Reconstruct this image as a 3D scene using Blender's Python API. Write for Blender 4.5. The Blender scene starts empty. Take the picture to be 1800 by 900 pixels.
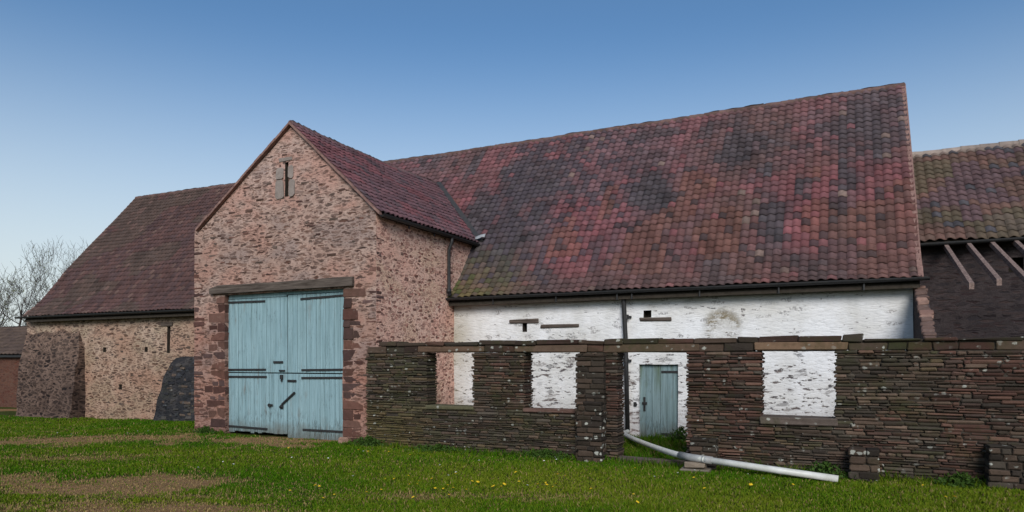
import bpy, math, random
import numpy as np
from mathutils import Vector, noise as mn

random.seed(7)
rng = np.random.default_rng(11)
SC = bpy.context.scene
COL = SC.collection

# ------------------------------------------------------------------ camera
TH = 0.444
cam_d = bpy.data.cameras.new('camera')
cam = bpy.data.objects.new('camera', cam_d)
COL.objects.link(cam)
cam.location = (0, 0, 1.9)
cam.rotation_euler = (math.radians(90), 0, TH)
cam_d.sensor_width = 36
cam_d.lens = 24.7
cam_d.shift_y = 0.102
cam_d.clip_end = 3000
SC.camera = cam

# ------------------------------------------------------------------ sky, sun
SUN_EL, SUN_AZ = math.radians(30), math.radians(154)      # azimuth clockwise from +Y
w = bpy.data.worlds.new('World')
SC.world = w
w.use_nodes = True
nt = w.node_tree
bg = nt.nodes['Background']
sky = nt.nodes.new('ShaderNodeTexSky')
sky.sky_type = 'NISHITA'
sky.sun_disc = False
sky.sun_elevation = SUN_EL
sky.sun_rotation = SUN_AZ
sky.air_density = 1.0
sky.dust_density = 0.6
sky.ozone_density = 6.0
# pale haze low in the sky
tc = nt.nodes.new('ShaderNodeTexCoord')
sx = nt.nodes.new('ShaderNodeSeparateXYZ'); nt.links.new(tc.outputs['Generated'], sx.inputs[0])
mr = nt.nodes.new('ShaderNodeMapRange'); mr.interpolation_type = 'SMOOTHSTEP'
nt.links.new(sx.outputs['Z'], mr.inputs[0])
for i_, v_ in enumerate((0.44, 0.0, 0.0, 0.95)):
    mr.inputs[i_ + 1].default_value = v_
mxs = nt.nodes.new('ShaderNodeMixRGB')
nt.links.new(mr.outputs[0], mxs.inputs[0]); nt.links.new(sky.outputs[0], mxs.inputs[1])
mxs.inputs[2].default_value = (6.1, 6.0, 6.3, 1)
tint = nt.nodes.new('ShaderNodeMixRGB'); tint.blend_type = 'MULTIPLY'; tint.inputs[0].default_value = 1
tint.inputs[2].default_value = (.93, 1.02, .97, 1)
nt.links.new(mxs.outputs[0], tint.inputs[1])
nt.links.new(tint.outputs[0], bg.inputs['Color'])
bg.inputs['Strength'].default_value = 0.09
sun_d = bpy.data.lights.new('sun', 'SUN')
sun_d.energy = 2.1
sun_d.angle = math.radians(28)
sun_d.color = (1.0, 0.95, 0.90)
sun = bpy.data.objects.new('sun', sun_d)
COL.objects.link(sun)
sd = Vector((math.sin(SUN_AZ) * math.cos(SUN_EL), math.cos(SUN_AZ) * math.cos(SUN_EL), math.sin(SUN_EL)))
sun.rotation_euler = sd.to_track_quat('Z', 'Y').to_euler()
SC.view_settings.view_transform = 'Standard'
SC.view_settings.look = 'None'
SC.view_settings.exposure = 0.5
SC.view_settings.gamma = 1.0
SC.view_settings.use_curve_mapping = False


# ------------------------------------------------------------------ helpers
def S(r, g, b):
    def f(c):
        c /= 255.0
        return c / 12.92 if c <= 0.04045 else ((c + 0.055) / 1.055) ** 2.4
    return (f(r), f(g), f(b))


def vnoise(x, y, seed=0):
    """2-D value noise on numpy arrays, 0..1"""
    x = np.asarray(x, float); y = np.asarray(y, float)
    xi = np.floor(x).astype(np.int64); yi = np.floor(y).astype(np.int64)
    fx = x - xi; fy = y - yi
    fx = fx * fx * (3 - 2 * fx); fy = fy * fy * (3 - 2 * fy)

    def h(a, b):
        n = (a * 374761393 + b * 668265263 + seed * 974634541) & 0xffffffff
        n = ((n ^ (n >> 13)) * 1274126177) & 0xffffffff
        n = n ^ (n >> 16)
        return (n & 0xffff) / 65535.0
    return ((h(xi, yi) * (1 - fx) + h(xi + 1, yi) * fx) * (1 - fy)
            + (h(xi, yi + 1) * (1 - fx) + h(xi + 1, yi + 1) * fx) * fy)


def fbm(x, y, seed=0, o=3):
    s = 0; a = 0.5; t = 0
    for i in range(o):
        s = s + a * vnoise(x * 2 ** i, y * 2 ** i, seed + i * 17); t += a; a *= 0.5
    return s / t


class MB:
    def __init__(self):
        self.v = []; self.f = []; self.m = []; self.c = []; self.hascol = False

    def add(self, vs, fs, mi=0, col=None):
        o = len(self.v)
        self.v.extend([tuple(p) for p in vs])
        self.f.extend([tuple(i + o for i in f) for f in fs])
        self.m.extend([mi] * len(fs))
        if col is not None:
            self.hascol = True
        self.c.extend([col if col is not None else (1, 1, 1)] * len(vs))

    def obox(self, o, a, b, c, mi=0, col=None):
        o, a, b, c = Vector(o), Vector(a), Vector(b), Vector(c)
        p = [o, o + a, o + a + b, o + b, o + c, o + a + c, o + a + b + c, o + b + c]
        self.add(p, [(0, 3, 2, 1), (4, 5, 6, 7), (0, 1, 5, 4), (1, 2, 6, 5), (2, 3, 7, 6), (3, 0, 4, 7)], mi, col)

    def box(self, p0, p1, mi=0, col=None):
        self.obox(p0, (p1[0] - p0[0], 0, 0), (0, p1[1] - p0[1], 0), (0, 0, p1[2] - p0[2]), mi, col)

    def rbox(self, p0, p1, r=0.01, jit=0.0, mi=0, col=None):
        """box with chamfered edges and slightly wandering corners"""
        p0 = Vector(p0); p1 = Vector(p1)
        r = min(r, 0.4 * min(p1 - p0))
        J = lambda: random.uniform(-jit, jit)
        vs = []
        idx = {}
        for sx in (0, 1):
            for sy in (0, 1):
                for sz in (0, 1):
                    base = Vector(((p0, p1)[sx].x + J(), (p0, p1)[sy].y + J(), (p0, p1)[sz].z + J()))
                    d = [(r if not s else -r) for s in (sx, sy, sz)]
                    for ax in range(3):
                        q = base.copy()
                        for k in range(3):
                            if k != ax:
                                q[k] += d[k]
                        idx[(sx, sy, sz, ax)] = len(vs); vs.append(q)
        fs = []
        I = lambda s, ax: idx[(s[0], s[1], s[2], ax)]
        for ax in range(3):                   # six sides
            o1, o2 = (ax + 1) % 3, (ax + 2) % 3
            for s in (0, 1):
                q = []
                for a, b in ((0, 0), (1, 0), (1, 1), (0, 1)):
                    t = [0, 0, 0]; t[ax] = s; t[o1] = a; t[o2] = b
                    q.append(I(t, ax))
                fs.append(q if s else q[::-1])
        for ax in range(3):                   # edges along ax
            o1, o2 = (ax + 1) % 3, (ax + 2) % 3
            for a in (0, 1):
                for b in (0, 1):
                    t0 = [0, 0, 0]; t0[o1] = a; t0[o2] = b
                    t1 = list(t0); t1[ax] = 1
                    q = [I(t0, o1), I(t1, o1), I(t1, o2), I(t0, o2)]
                    fs.append(q if (a == b) else q[::-1])
        for sx in (0, 1):
            for sy in (0, 1):
                for sz in (0, 1):
                    q = [I((sx, sy, sz), k) for k in range(3)]
                    fs.append(q if (sx + sy + sz) % 2 else q[::-1])
        self.add(vs, fs, mi, col)

    def tube(self, path, rad, n=8, mi=0, col=None, cap=True):
        path = [Vector(p) for p in path]
        if not hasattr(rad, '__len__'):
            rad = [rad] * len(path)
        vs = []; fs = []
        ref = None
        for i, p in enumerate(path):
            t = (path[min(i + 1, len(path) - 1)] - path[max(i - 1, 0)]).normalized()
            if ref is None:
                ref = Vector((0, 0, 1)) if abs(t.z) < 0.9 else Vector((1, 0, 0))
            a = t.cross(ref).normalized(); b = t.cross(a).normalized()
            ref = -b if False else ref
            for k in range(n):
                an = 2 * math.pi * k / n
                vs.append(p + (a * math.cos(an) + b * math.sin(an)) * rad[i])
        for i in range(len(path) - 1):
            for k in range(n):
                k2 = (k + 1) % n
                fs.append((i * n + k, i * n + k2, (i + 1) * n + k2, (i + 1) * n + k))
        if cap:
            fs.append(tuple(range(n))[::-1])
            fs.append(tuple((len(path) - 1) * n + k for k in range(n)))
        self.add(vs, fs, mi, col)

    def sweep(self, prof, p0, p1, mi=0, ax_out=None):
        """profile [(out, up)] swept straight from p0 to p1"""
        p0, p1 = Vector(p0), Vector(p1)
        out = Vector(ax_out)
        up = Vector((0, 0, 1))
        vs = [p0 + out * a + up * b for a, b in prof] + [p1 + out * a + up * b for a, b in prof]
        n = len(prof)
        fs = [(i, (i + 1) % n, n + (i + 1) % n, n + i) for i in range(n)]
        fs += [tuple(range(n))[::-1], tuple(range(n, 2 * n))]
        self.add(vs, fs, mi)

    def patch(self, a, b, c, d, step=0.14, mi=0, disp=None):
        a, b, c, d = Vector(a), Vector(b), Vector(c), Vector(d)
        nu = max(1, int(round(max((b - a).length, (c - d).length) / step)))
        nv = max(1, int(round(max((d - a).length, (c - b).length) / step)))
        vs = []
        for j in range(nv + 1):
            t = j / nv
            l = a.lerp(d, t); r = b.lerp(c, t)
            for i in range(nu + 1):
                p = l.lerp(r, i / nu)
                if disp:
                    p = p + disp(p)
                vs.append(p)
        fs = [(j * (nu + 1) + i, j * (nu + 1) + i + 1, (j + 1) * (nu + 1) + i + 1, (j + 1) * (nu + 1) + i)
              for j in range(nv) for i in range(nu)]
        self.add(vs, fs, mi)

    def stone(self, o, ax, up, out, w_, h_, dep, proud=0.0, bev=0.012, jit=0.01, mi=0, col=None, rnd=.14):
        """one rough stone: irregular eight-sided outline, chamfered face; o = lower left of its face"""
        r = min(rnd * h_ * random.uniform(.5, 1.6), 0.3 * w_)
        pts = [(r, 0), (w_ - r, 0), (w_, r), (w_, h_ - r), (w_ - r, h_), (r, h_), (0, h_ - r), (0, r)]
        pts = [(x + random.uniform(-jit, jit), y + random.uniform(-jit, jit) * 0.7) for x, y in pts]
        cx, cy = w_ / 2, h_ / 2
        k = min(0.8, 2.2 * bev / max(h_, 0.02))
        tl = random.uniform(-1, 1) * 0.06; tv = random.uniform(-1, 1) * 0.15
        vs = []
        for x, y in pts:
            vs.append(o + ax * x + up * y - out * dep)
        for x, y in pts:
            vs.append(o + ax * x + up * y + out * (proud - bev + tl * (x - cx) + tv * (y - cy)))
        for x, y in pts:
            x2 = cx + (x - cx) * (1 - k * h_ / max(w_, h_)); y2 = cy + (y - cy) * (1 - k)
            vs.append(o + ax * x2 + up * y2 + out * (proud + tl * (x - cx) + tv * (y - cy) + random.uniform(-.003, .003)))
        n = 8
        fs = []
        for rr in (0, 1):
            for i in range(n):
                j = (i + 1) % n
                fs.append((rr * n + i, rr * n + j, (rr + 1) * n + j, (rr + 1) * n + i))
        fs.append(tuple(range(2 * n, 3 * n)))
        self.add(vs, fs, mi, col)

    def build(self, name, mats, parent=None, smooth=False):
        me = bpy.data.meshes.new(name)
        me.from_pydata(self.v, [], self.f)
        if not isinstance(mats, (list, tuple)):
            mats = [mats]
        for m in mats:
            me.materials.append(m)
        if len(mats) > 1:
            me.polygons.foreach_set('material_index', self.m)
        if smooth:
            me.polygons.foreach_set('use_smooth', [True] * len(self.f))
        if self.hascol:
            a = me.color_attributes.new('col', 'FLOAT_COLOR', 'POINT')
            arr = np.ones((len(self.v), 4), np.float32)
            arr[:, :3] = np.array(self.c, np.float32)
            a.data.foreach_set('color', arr.ravel())
        me.update()
        o = bpy.data.objects.new(name, me)
        COL.objects.link(o)
        if parent:
            o.parent = parent
            if parent.type == 'EMPTY':
                o.matrix_parent_inverse = parent.matrix_basis.inverted()
        return o


def empty(name, loc):
    o = bpy.data.objects.new(name, None)
    COL.objects.link(o)
    o.location = loc
    o.empty_display_size = 0.3
    return o


def tag(o, label=None, cat=None, group=None, kind=None):
    if label: o['label'] = label
    if cat: o['category'] = cat
    if group: o['group'] = group
    if kind: o['kind'] = kind
    return o


def wdisp(p):
    """gentle bulging of old masonry, the same everywhere in the world"""
    a = mn.noise_vector(p * 0.7) * 0.022 + mn.noise_vector(p * 3.1) * 0.008
    return a


# ------------------------------------------------------------------ material helpers
class NT:
    def __init__(self, name):
        self.mat = bpy.data.materials.new(name)
        self.mat.use_nodes = True
        self.t = self.mat.node_tree
        self.p = self.t.nodes['Principled BSDF']

    def n(self, typ, **kw):
        nd = self.t.nodes.new('ShaderNode' + typ)
        for k, v in kw.items():
            setattr(nd, k, v)
        return nd

    def l(self, a, b):
        self.t.links.new(a, b)

    def setin(self, sock, v):
        if isinstance(v, bpy.types.NodeSocket):
            self.l(v, sock)
        elif isinstance(v, (tuple, list)) and sock.type == 'RGBA':
            sock.default_value = (v[0], v[1], v[2], 1)
        else:
            sock.default_value = v

    def coord(self, scale=(1, 1, 1), warp=0.0, wscale=4.0, loc=(0, 0, 0)):
        g = self.n('NewGeometry')
        v = g.outputs['Position']
        if warp:
            nz = self.n('TexNoise'); nz.inputs['Scale'].default_value = wscale; nz.inputs['Detail'].default_value = 2
            self.l(v, nz.inputs['Vector'])
            s = self.n('VectorMath', operation='SUBTRACT'); self.l(nz.outputs['Color'], s.inputs[0]); s.inputs[1].default_value = (.5, .5, .5)
            m = self.n('VectorMath', operation='MULTIPLY_ADD')
            self.l(s.outputs[0], m.inputs[0]); m.inputs[1].default_value = (warp, warp, warp * 0.45); self.l(v, m.inputs[2])
            v = m.outputs[0]
        mp = self.n('VectorMath', operation='MULTIPLY_ADD')
        self.l(v, mp.inputs[0]); mp.inputs[1].default_value = scale; mp.inputs[2].default_value = loc
        return mp.outputs[0]

    def noise(self, vec, scale=1.0, detail=4, rough=0.55):
        nz = self.n('TexNoise')
        nz.inputs['Scale'].default_value = scale; nz.inputs['Detail'].default_value = detail; nz.inputs['Roughness'].default_value = rough
        self.l(vec, nz.inputs['Vector'])
        return nz.outputs['Fac']

    def vor(self, vec, feature='F1', scale=1.0, rnd=1.0):
        v = self.n('TexVoronoi', feature=feature)
        v.inputs['Scale'].default_value = scale; v.inputs['Randomness'].default_value = rnd
        self.l(vec, v.inputs['Vector'])
        return v

    def math(self, op, a, b=0.0, clamp=False):
        m = self.n('Math', operation=op); m.use_clamp = clamp
        self.setin(m.inputs[0], a); self.setin(m.inputs[1], b)
        return m.outputs[0]

    def rng(self, v, a, b, c=0.0, d=1.0, smooth=False):
        m = self.n('MapRange'); m.clamp = True
        if smooth: m.interpolation_type = 'SMOOTHSTEP'
        self.setin(m.inputs[0], v)
        for i, k in enumerate((a, b, c, d)):
            self.setin(m.inputs[i + 1], k)
        return m.outputs[0]

    def mix(self, f, a, b, mode='MIX'):
        m = self.n('MixRGB', blend_type=mode)
        self.setin(m.inputs[0], f); self.setin(m.inputs[1], a); self.setin(m.inputs[2], b)
        return m.outputs[0]

    def ramp(self, f, stops, interp='LINEAR'):
        r = self.n('ValToRGB'); self.setin(r.inputs[0], f)
        cr = r.color_ramp; cr.interpolation = interp
        while len(cr.elements) < len(stops): cr.elements.new(0.5)
        for e, (p, c) in zip(cr.elements, stops):
            e.position = p; e.color = (c[0], c[1], c[2], 1)
        return r.outputs[0]

    def bump(self, h, strength=0.5, dist=0.02):
        b = self.n('Bump'); b.inputs['Strength'].default_value = strength; b.inputs['Distance'].default_value = dist
        self.l(h, b.inputs['Height'])
        self.l(b.outputs[0], self.p.inputs['Normal'])

    def attr(self, name='col'):
        a = self.n('Attribute'); a.attribute_name = name
        return a.outputs['Color']

    def sep(self, vec):
        s = self.n('SeparateXYZ'); self.l(vec, s.inputs[0]); return s.outputs

    def done(self, col, rough=0.9, spec=0.25):
        self.setin(self.p.inputs['Base Color'], col)
        self.setin(self.p.inputs['Roughness'], rough)
        self.p.inputs['Specular IOR Level'].default_value = spec
        return self.mat


def rubble_mat(name, mortar_a, mortar_b, stones, cut=0.35, scale=(3.3, 3.3, 10.5), seed=0.0, redlow=None, tints=None, greytop=None, gain=1.0):
    G = lambda c: tuple(min(.8, k * gain) for k in c)
    mortar_a, mortar_b = G(mortar_a), G(mortar_b)
    stones = [tuple(k * (1 + (gain - 1) * .7) for k in c) for c in stones]
    if tints: tints = tuple(G(c) for c in tints)
    m = NT(name)
    pos = m.coord()
    fine = m.noise(pos, 30, 5, 0.65)
    mid = m.noise(pos, 6.5, 3)
    big = m.noise(m.coord((1, 1, 1.3), loc=(seed, 0, 0)), 0.75, 3)
    big2 = m.noise(m.coord((1, 1, 1.6), loc=(seed + 30, 4, 7)), 0.9, 2)

    def layer(sc, sd, cutv, warp, lo, hi):
        v = m.coord(sc, warp=warp, wscale=5.0, loc=(sd, sd * 1.7, sd * .3))
        vc = m.vor(v); ve = m.vor(v, 'DISTANCE_TO_EDGE')
        rnd = m.sep(vc.outputs['Color'])
        thr = m.math('ADD', m.rng(mid, .3, .7, lo, hi), m.rng(rnd[0], 0, 1, 0.0, 0.10))
        ed = m.math('ADD', ve.outputs['Distance'], m.rng(fine, .25, .75, -.07, .07))
        mask = m.rng(m.math('SUBTRACT', ed, thr), -.03, .09, 0, 1)
        show = m.rng(m.math('ADD', rnd[1], m.rng(big, .3, .7, -.2, .2)), cutv - .04, cutv + .06, 0, 1)
        mask = m.math('MULTIPLY', mask, show)
        n = len(stones)
        col = m.ramp(rnd[2], [(i / n, c) for i, c in enumerate(stones)], 'CONSTANT')
        return m.math('MULTIPLY', mask, m.rng(rnd[0], 0, 1, .5, 1.0)), col, rnd

    mask, sc, rnd = layer(scale, seed, cut, .16, .0, .16)
    mask2, sc2, rnd2 = layer(tuple(k * 1.9 for k in scale), seed + 13, cut + .12, .10, .06, .26)
    sc = m.mix(m.rng(fine, .25, .75, 0, .5), sc, tuple(c * 0.55 for c in stones[0]))
    mo = m.mix(m.rng(m.math('ADD', m.math('MULTIPLY', big, .6), m.math('MULTIPLY', mid, .4)), .38, .62), mortar_a, mortar_b)
    if tints:
        mo = m.mix(m.rng(big2, .52, .62, 0, .75), mo, tints[0])
        mo = m.mix(m.rng(big2, .46, .38, 0, .75), mo, tints[1])
    mo = m.mix(m.rng(fine, .3, .75, 0, .5), mo, tuple(c * 0.5 for c in mortar_a))
    mo = m.mix(m.rng(m.noise(m.coord((9, 9, 24), loc=(seed, 0, 0)), 1, 3), .45, .68, 0, .5), mo, tuple(c * 0.5 for c in mortar_a))
    col = m.mix(mask2, mo, sc2)
    col = m.mix(mask, col, sc)
    z = m.sep(pos)[2]
    if redlow:
        f = m.rng(m.math('ADD', z, m.rng(big, .2, .8, -1.3, 1.3)), 1.2, 3.6, .8, 0)
        col = m.mix(f, col, m.mix(1.0, col, redlow, 'MULTIPLY'))
    if greytop:
        f = m.rng(m.math('ADD', z, m.rng(big2, .3, .7, -.6, .6)), 5.2, 6.6, 0, .8)
        col = m.mix(f, col, m.mix(1.0, col, greytop, 'MULTIPLY'))
    h = m.math('ADD', m.math('MULTIPLY', m.math('MULTIPLY', mask, -1.0), m.rng(rnd[0], 0, 1, -.7, 1.0)), m.math('MULTIPLY', fine, .9))
    h = m.math('ADD', h, m.math('MULTIPLY', mask2, m.rng(rnd2[0], 0, 1, -.6, .5)))
    m.bump(h, .9, .022)
    return m.done(col, .95, .1)


def stone_mat(name, lichen=0.5, moss=0.3, mscale=1.0, wide=False):
    """for masonry built stone by stone: colour attribute per stone + grain, lichen, moss"""
    m = NT(name)
    pos = m.coord()
    c = m.attr()
    fine = m.noise(pos, 45, 5, .7)
    mid = m.noise(pos, 9, 4, .6)
    big = m.noise(pos, 1.1, 3)
    col = m.mix(m.rng(mid, .25, .75, .0, .6), c, m.mix(1.0, c, (.45, .45, .45), 'MULTIPLY'))
    col = m.mix(m.rng(fine, .55, .8, 0, .5), col, m.mix(1.0, col, (1.9, 1.85, 1.75), 'MULTIPLY'))
    if moss:
        f = m.math('MULTIPLY', m.rng(m.math('ADD', m.math('MULTIPLY', big, .65), m.math('MULTIPLY', mid, .35)), .5, .66), moss)
        col = m.mix(f, col, (.05, .055, .02))
    if lichen:
        v = m.coord((13 * mscale, 13 * mscale, 17 * mscale), warp=.06, wscale=30)
        vv = m.vor(v)
        r = m.sep(vv.outputs['Color'])
        sz = m.rng(r[0], .72, 1.0, .12, .52)
        spot = m.math('MULTIPLY', m.rng(m.math('SUBTRACT', sz, vv.outputs['Distance']), .0, .12), m.rng(r[0], .72, .74))
        zone = m.rng(m.noise(pos, 2.2, 2), .3, .5) if wide else m.math('MULTIPLY', m.rng(m.noise(pos, 1.7, 2), .40, .56), m.rng(m.noise(pos, 6, 2), .35, .55))
        spot = m.math('MULTIPLY', m.math('MULTIPLY', spot, zone), lichen)
        col = m.mix(spot, col, (.36, .36, .31))
    m.bump(m.math('ADD', m.math('MULTIPLY', fine, .6), mid), .7, .015)
    return m.done(col, .95, .15)


def plain_mat(name, col, col2=None, rough=.7, scale=8, spec=.3, bump=.2, stretch=(1, 1, 1), metal=0.0):
    m = NT(name)
    pos = m.coord(stretch)
    f = m.noise(pos, scale, 5, .6)
    c = m.mix(m.rng(f, .3, .7), col, col2 or tuple(k * .6 for k in col))
    m.bump(f, bump, .01)
    m.p.inputs['Metallic'].default_value = metal
    return m.done(c, rough, spec)


def door_mat(name, base, dark, green=None, zlow=.5):
    m = NT(name)
    pos = m.coord()
    st = m.coord((26, 26, 1.3))
    st2 = m.coord((70, 70, 5))
    g = m.noise(st, 1, 4, .6)
    g2 = m.noise(st2, 1, 4, .7)
    big = m.noise(pos, 2.2, 3)
    isl = m.n('NewGeometry').outputs['Random Per Island']
    col = m.mix(m.rng(isl, 0, 1, 0, .5), base, m.mix(1.0, base, (.8, .86, .9), 'MULTIPLY'))
    col = m.mix(m.rng(g, .42, .7, 0, .5), col, tuple(min(1, k * 1.45 + .03) for k in base))
    z = m.sep(pos)[2]
    low = m.rng(z, 0.0, zlow * 1.6, .13, 0)
    peel = m.rng(m.math('ADD', g2, m.math('ADD', low, m.rng(big, .35, .7, -.06, .05))), .60, .68, 0, .85)
    col = m.mix(peel, col, dark)
    if green:
        col = m.mix(m.math('MULTIPLY', m.rng(m.noise(m.coord((6, 6, .9)), 1, 3), .48, .68), m.rng(z, .7, 1.7, .1, .85)), col, green)
    dirt = m.math('MULTIPLY', m.rng(m.math('ADD', z, m.rng(big, .3, .7, -.18, .18)), 0.05, .42, .65, 0), 1.0)
    col = m.mix(dirt, col, (.10, .085, .06))
    sk = m.noise(m.coord((14, 14, .7), loc=(2, 2, 9)), 1, 4, .6)
    col = m.mix(m.rng(sk, .50, .70, 0, .55), col, m.mix(1.0, col, (.55, .58, .56), 'MULTIPLY'))
    rust = m.math('MULTIPLY', m.rng(m.noise(m.coord((9, 9, 1.1), loc=(8, 1, 4)), 1, 3), .6, .7), m.rng(big, .4, .6, .0, .45))
    col = m.mix(rust, col, (.16, .11, .07))
    m.bump(m.math('ADD', m.math('MULTIPLY', g, .5), m.math('MULTIPLY', g2, .8)), .5, .008)
    return m.done(col, .8, .2)


# ------------------------------------------------------------------ materials
PINK = [S(78, 58, 52), S(110, 72, 60), S(96, 78, 72), S(128, 92, 78), S(88, 62, 60), S(140, 104, 88), S(70, 56, 50)]
M = {}
M['rubble'] = rubble_mat('pink_rubble', S(146, 120, 108), S(164, 140, 128), [S(70, 52, 46), S(94, 68, 58), S(82, 68, 62), S(104, 78, 66), S(76, 58, 52), S(118, 92, 80), S(64, 52, 48)], .10, (3.6, 3.6, 12.5), 0.0, (.80, .62, .57), (S(156, 118, 104), S(134, 118, 112)), (1.22, 1.24, 1.28), 1.42)
M['rubble_side'] = rubble_mat('pink_rubble_side', S(180, 144, 128), S(190, 156, 140), [S(110, 74, 66), S(134, 94, 84), S(118, 90, 80), S(146, 104, 94), S(106, 78, 72)], .12, (5.4, 5.4, 12), 5.0, None, (S(186, 142, 126), S(174, 146, 124)), None, 1.66)
M['rubble_far'] = rubble_mat('tan_rubble', S(144, 122, 106), S(160, 140, 124), [S(66, 52, 46), S(88, 68, 58), S(78, 66, 60), S(102, 82, 70), S(70, 58, 54)], .06, (3.4, 3.4, 11.5), 11.0, (.88, .78, .72), (S(150, 122, 106), S(140, 126, 108)), None, 1.6)
M['dark_rubble'] = rubble_mat('dark_rubble', S(56, 50, 50), S(70, 62, 62), [S(44, 38, 40), S(58, 46, 46), S(52, 48, 50), S(72, 60, 58)], .15, (3.5, 3.5, 13), 20.0, None, None, None, 1.5)
M['brick'] = rubble_mat('red_brick', S(98, 70, 60), S(108, 82, 70), [S(92, 56, 48), S(104, 64, 52), S(82, 54, 48), S(108, 74, 60)], .08, (4.2, 4.2, 12), 31.0)
M['stone_dark'] = stone_mat('dark_stone', .9, .55, .85)
M['stone_red'] = stone_mat('red_sandstone', .12, .1)
M['stone_butt'] = stone_mat('buttress_stone', .3, .25)
M['joint'] = plain_mat('dark_joint', (.034, .028, .022), (.062, .052, .042), .98, 14, .05)  # dark joints; also the painted shade inside wall holes
M['joint_pale'] = plain_mat('pale_joint', S(150, 120, 104), S(112, 88, 76), .98, 14, .05, .6)
M['black'] = plain_mat('black_iron', (.012, .013, .015), (.03, .028, .026), .55, 18, .4)
M['timber'] = plain_mat('weathered_timber', S(104, 94, 86), S(60, 52, 46), .9, 1.0, .15, .6, (2.2, 26, 26))
M['rafter'] = plain_mat('grey_rafter', S(150, 128, 118), S(96, 80, 74), .9, 1.0, .15, .6, (30, 2.2, 30))
M['lead'] = plain_mat('lead_sheet', (.36, .37, .38), (.22, .23, .24), .5, 9, .4)
M['valley'] = plain_mat('valley_lead', (.035, .036, .04), (.06, .055, .05), .6, 9, .3)
M['verge'] = plain_mat('verge_mortar', S(150, 120, 110), S(110, 84, 78), .95, 12, .1, .6)
M['pipe'] = plain_mat('white_plastic', (.66, .66, .62), (.48, .48, .42), .42, 5, .45, .06)
M['pipe_grey'] = plain_mat('grey_plastic', (.34, .34, .33), (.25, .25, .24), .5, 8, .4, .1)
M['door'] = door_mat('pale_blue_paint', S(130, 157, 162), (.05, .055, .05))
M['sdoor'] = door_mat('teal_paint', S(116, 136, 138), (.06, .07, .06), S(78, 92, 66))
M['bark'] = plain_mat('bark', S(92, 84, 80), S(64, 56, 54), .95, 14, .1, .5)


def white_mat():
    m = NT('limewash')
    pos = m.coord()
    v = m.coord((3.4, 3.4, 11), warp=.2, wscale=5)
    ve = m.vor(v, 'DISTANCE_TO_EDGE')
    vc = m.vor(v)
    rnd = m.sep(vc.outputs['Color'])
    fine = m.noise(pos, 30, 5, .65)
    mid = m.noise(m.coord((5, 5, 16)), 1, 4, .6)
    big = m.noise(pos, .9, 3)
    x, y, z = m.sep(pos)
    base = m.mix(m.rng(big, .38, .66), (.80, .80, .80), (.66, .645, .61))
    base = m.mix(m.rng(m.noise(m.coord((1.6, 1.6, .45), loc=(4, 4, 1)), 1, 4), .5, .68, 0, .35), base, (.50, .49, .44))
    base = m.mix(m.rng(fine, .45, .8, 0, .3), base, (.52, .51, .5))
    st = m.noise(m.coord((7, 7, 34)), 1, 4, .65)
    base = m.mix(m.rng(st, .52, .72, 0, .5), base, (.40, .39, .39))
    speck = m.rng(m.math('ADD', m.noise(m.coord((11, 11, 26), loc=(5, 5, 5)), 1, 3), m.rng(big, .3, .7, -.04, .05)), .735, .78)
    # flaked places: along joints and as long flecks; more of them low down
    lowf = m.rng(z, 1.7, 2.7, .10, 0)
    fl = m.rng(m.math('ADD', m.math('ADD', mid, m.math('MULTIPLY', fine, .22)), m.math('ADD', lowf, m.rng(big, .3, .7, -.05, .05))), .78, .83)
    fl2 = m.math('MULTIPLY', m.math('MULTIPLY', m.rng(rnd[0], .86, .9), m.rng(ve.outputs['Distance'], .05, .16)), m.rng(m.math('ADD', fine, lowf), .46, .56))
    flake = m.math('MAXIMUM', m.math('MAXIMUM', fl, m.math('MULTIPLY', fl2, .6)), m.math('MULTIPLY', speck, .8))
    col = m.mix(flake, base, m.mix(m.rng(rnd[2], 0, 1), S(84, 82, 84), S(116, 106, 102)))
    # pinkish bare stone at the foot
    col = m.mix(m.math('MULTIPLY', m.rng(z, .9, .1), m.rng(mid, .42, .6, .15, .7)), col, S(150, 124, 116))
    # olive-tan tone growing towards the inner corner
    col = m.mix(m.math('MULTIPLY', m.rng(x, -8.9, -9.65), m.rng(big, .2, .7, .4, .8)), col, S(150, 142, 118))
    # the brown scar of a removed arch
    dx = m.math('DIVIDE', m.math('SUBTRACT', x, -2.55), .42)
    dz = m.math('DIVIDE', m.math('SUBTRACT', z, 2.62), .46)
    d = m.math('SQRT', m.math('ADD', m.math('MULTIPLY', dx, dx), m.math('MULTIPLY', dz, dz)))
    dn = m.math('ADD', d, m.math('ADD', m.rng(mid, .3, .7, -.22, .22), m.rng(fine, .3, .7, -.16, .16)))
    ring = m.math('MULTIPLY', m.rng(dn, 1.12, .92), m.rng(dn, .45, .75, .35, 1))
    low_ = m.rng(m.math('ADD', z, m.rng(mid, .3, .7, -.15, .15)), 2.58, 2.78, .35, 1)
    scar = m.math('MULTIPLY', m.math('MULTIPLY', ring, low_), m.rng(m.math('ADD', fine, mid), .85, 1.15, .35, .95))
    col = m.mix(scar, col, m.mix(m.rng(mid, .35, .65), S(92, 84, 66), S(134, 122, 98)))
    h = m.math('ADD', m.rng(ve.outputs['Distance'], 0, .22, 0, .35), m.math('ADD', m.math('MULTIPLY', fine, .5), m.math('MULTIPLY', st, -.9)))
    h = m.math('ADD', h, m.math('MULTIPLY', flake, -.7))
    h = m.math('ADD', h, m.math('MULTIPLY', rnd[1], .5))
    m.bump(h, .55, .02)
    return m.done(col, .92, .15)


M['white'] = white_mat()


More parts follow.
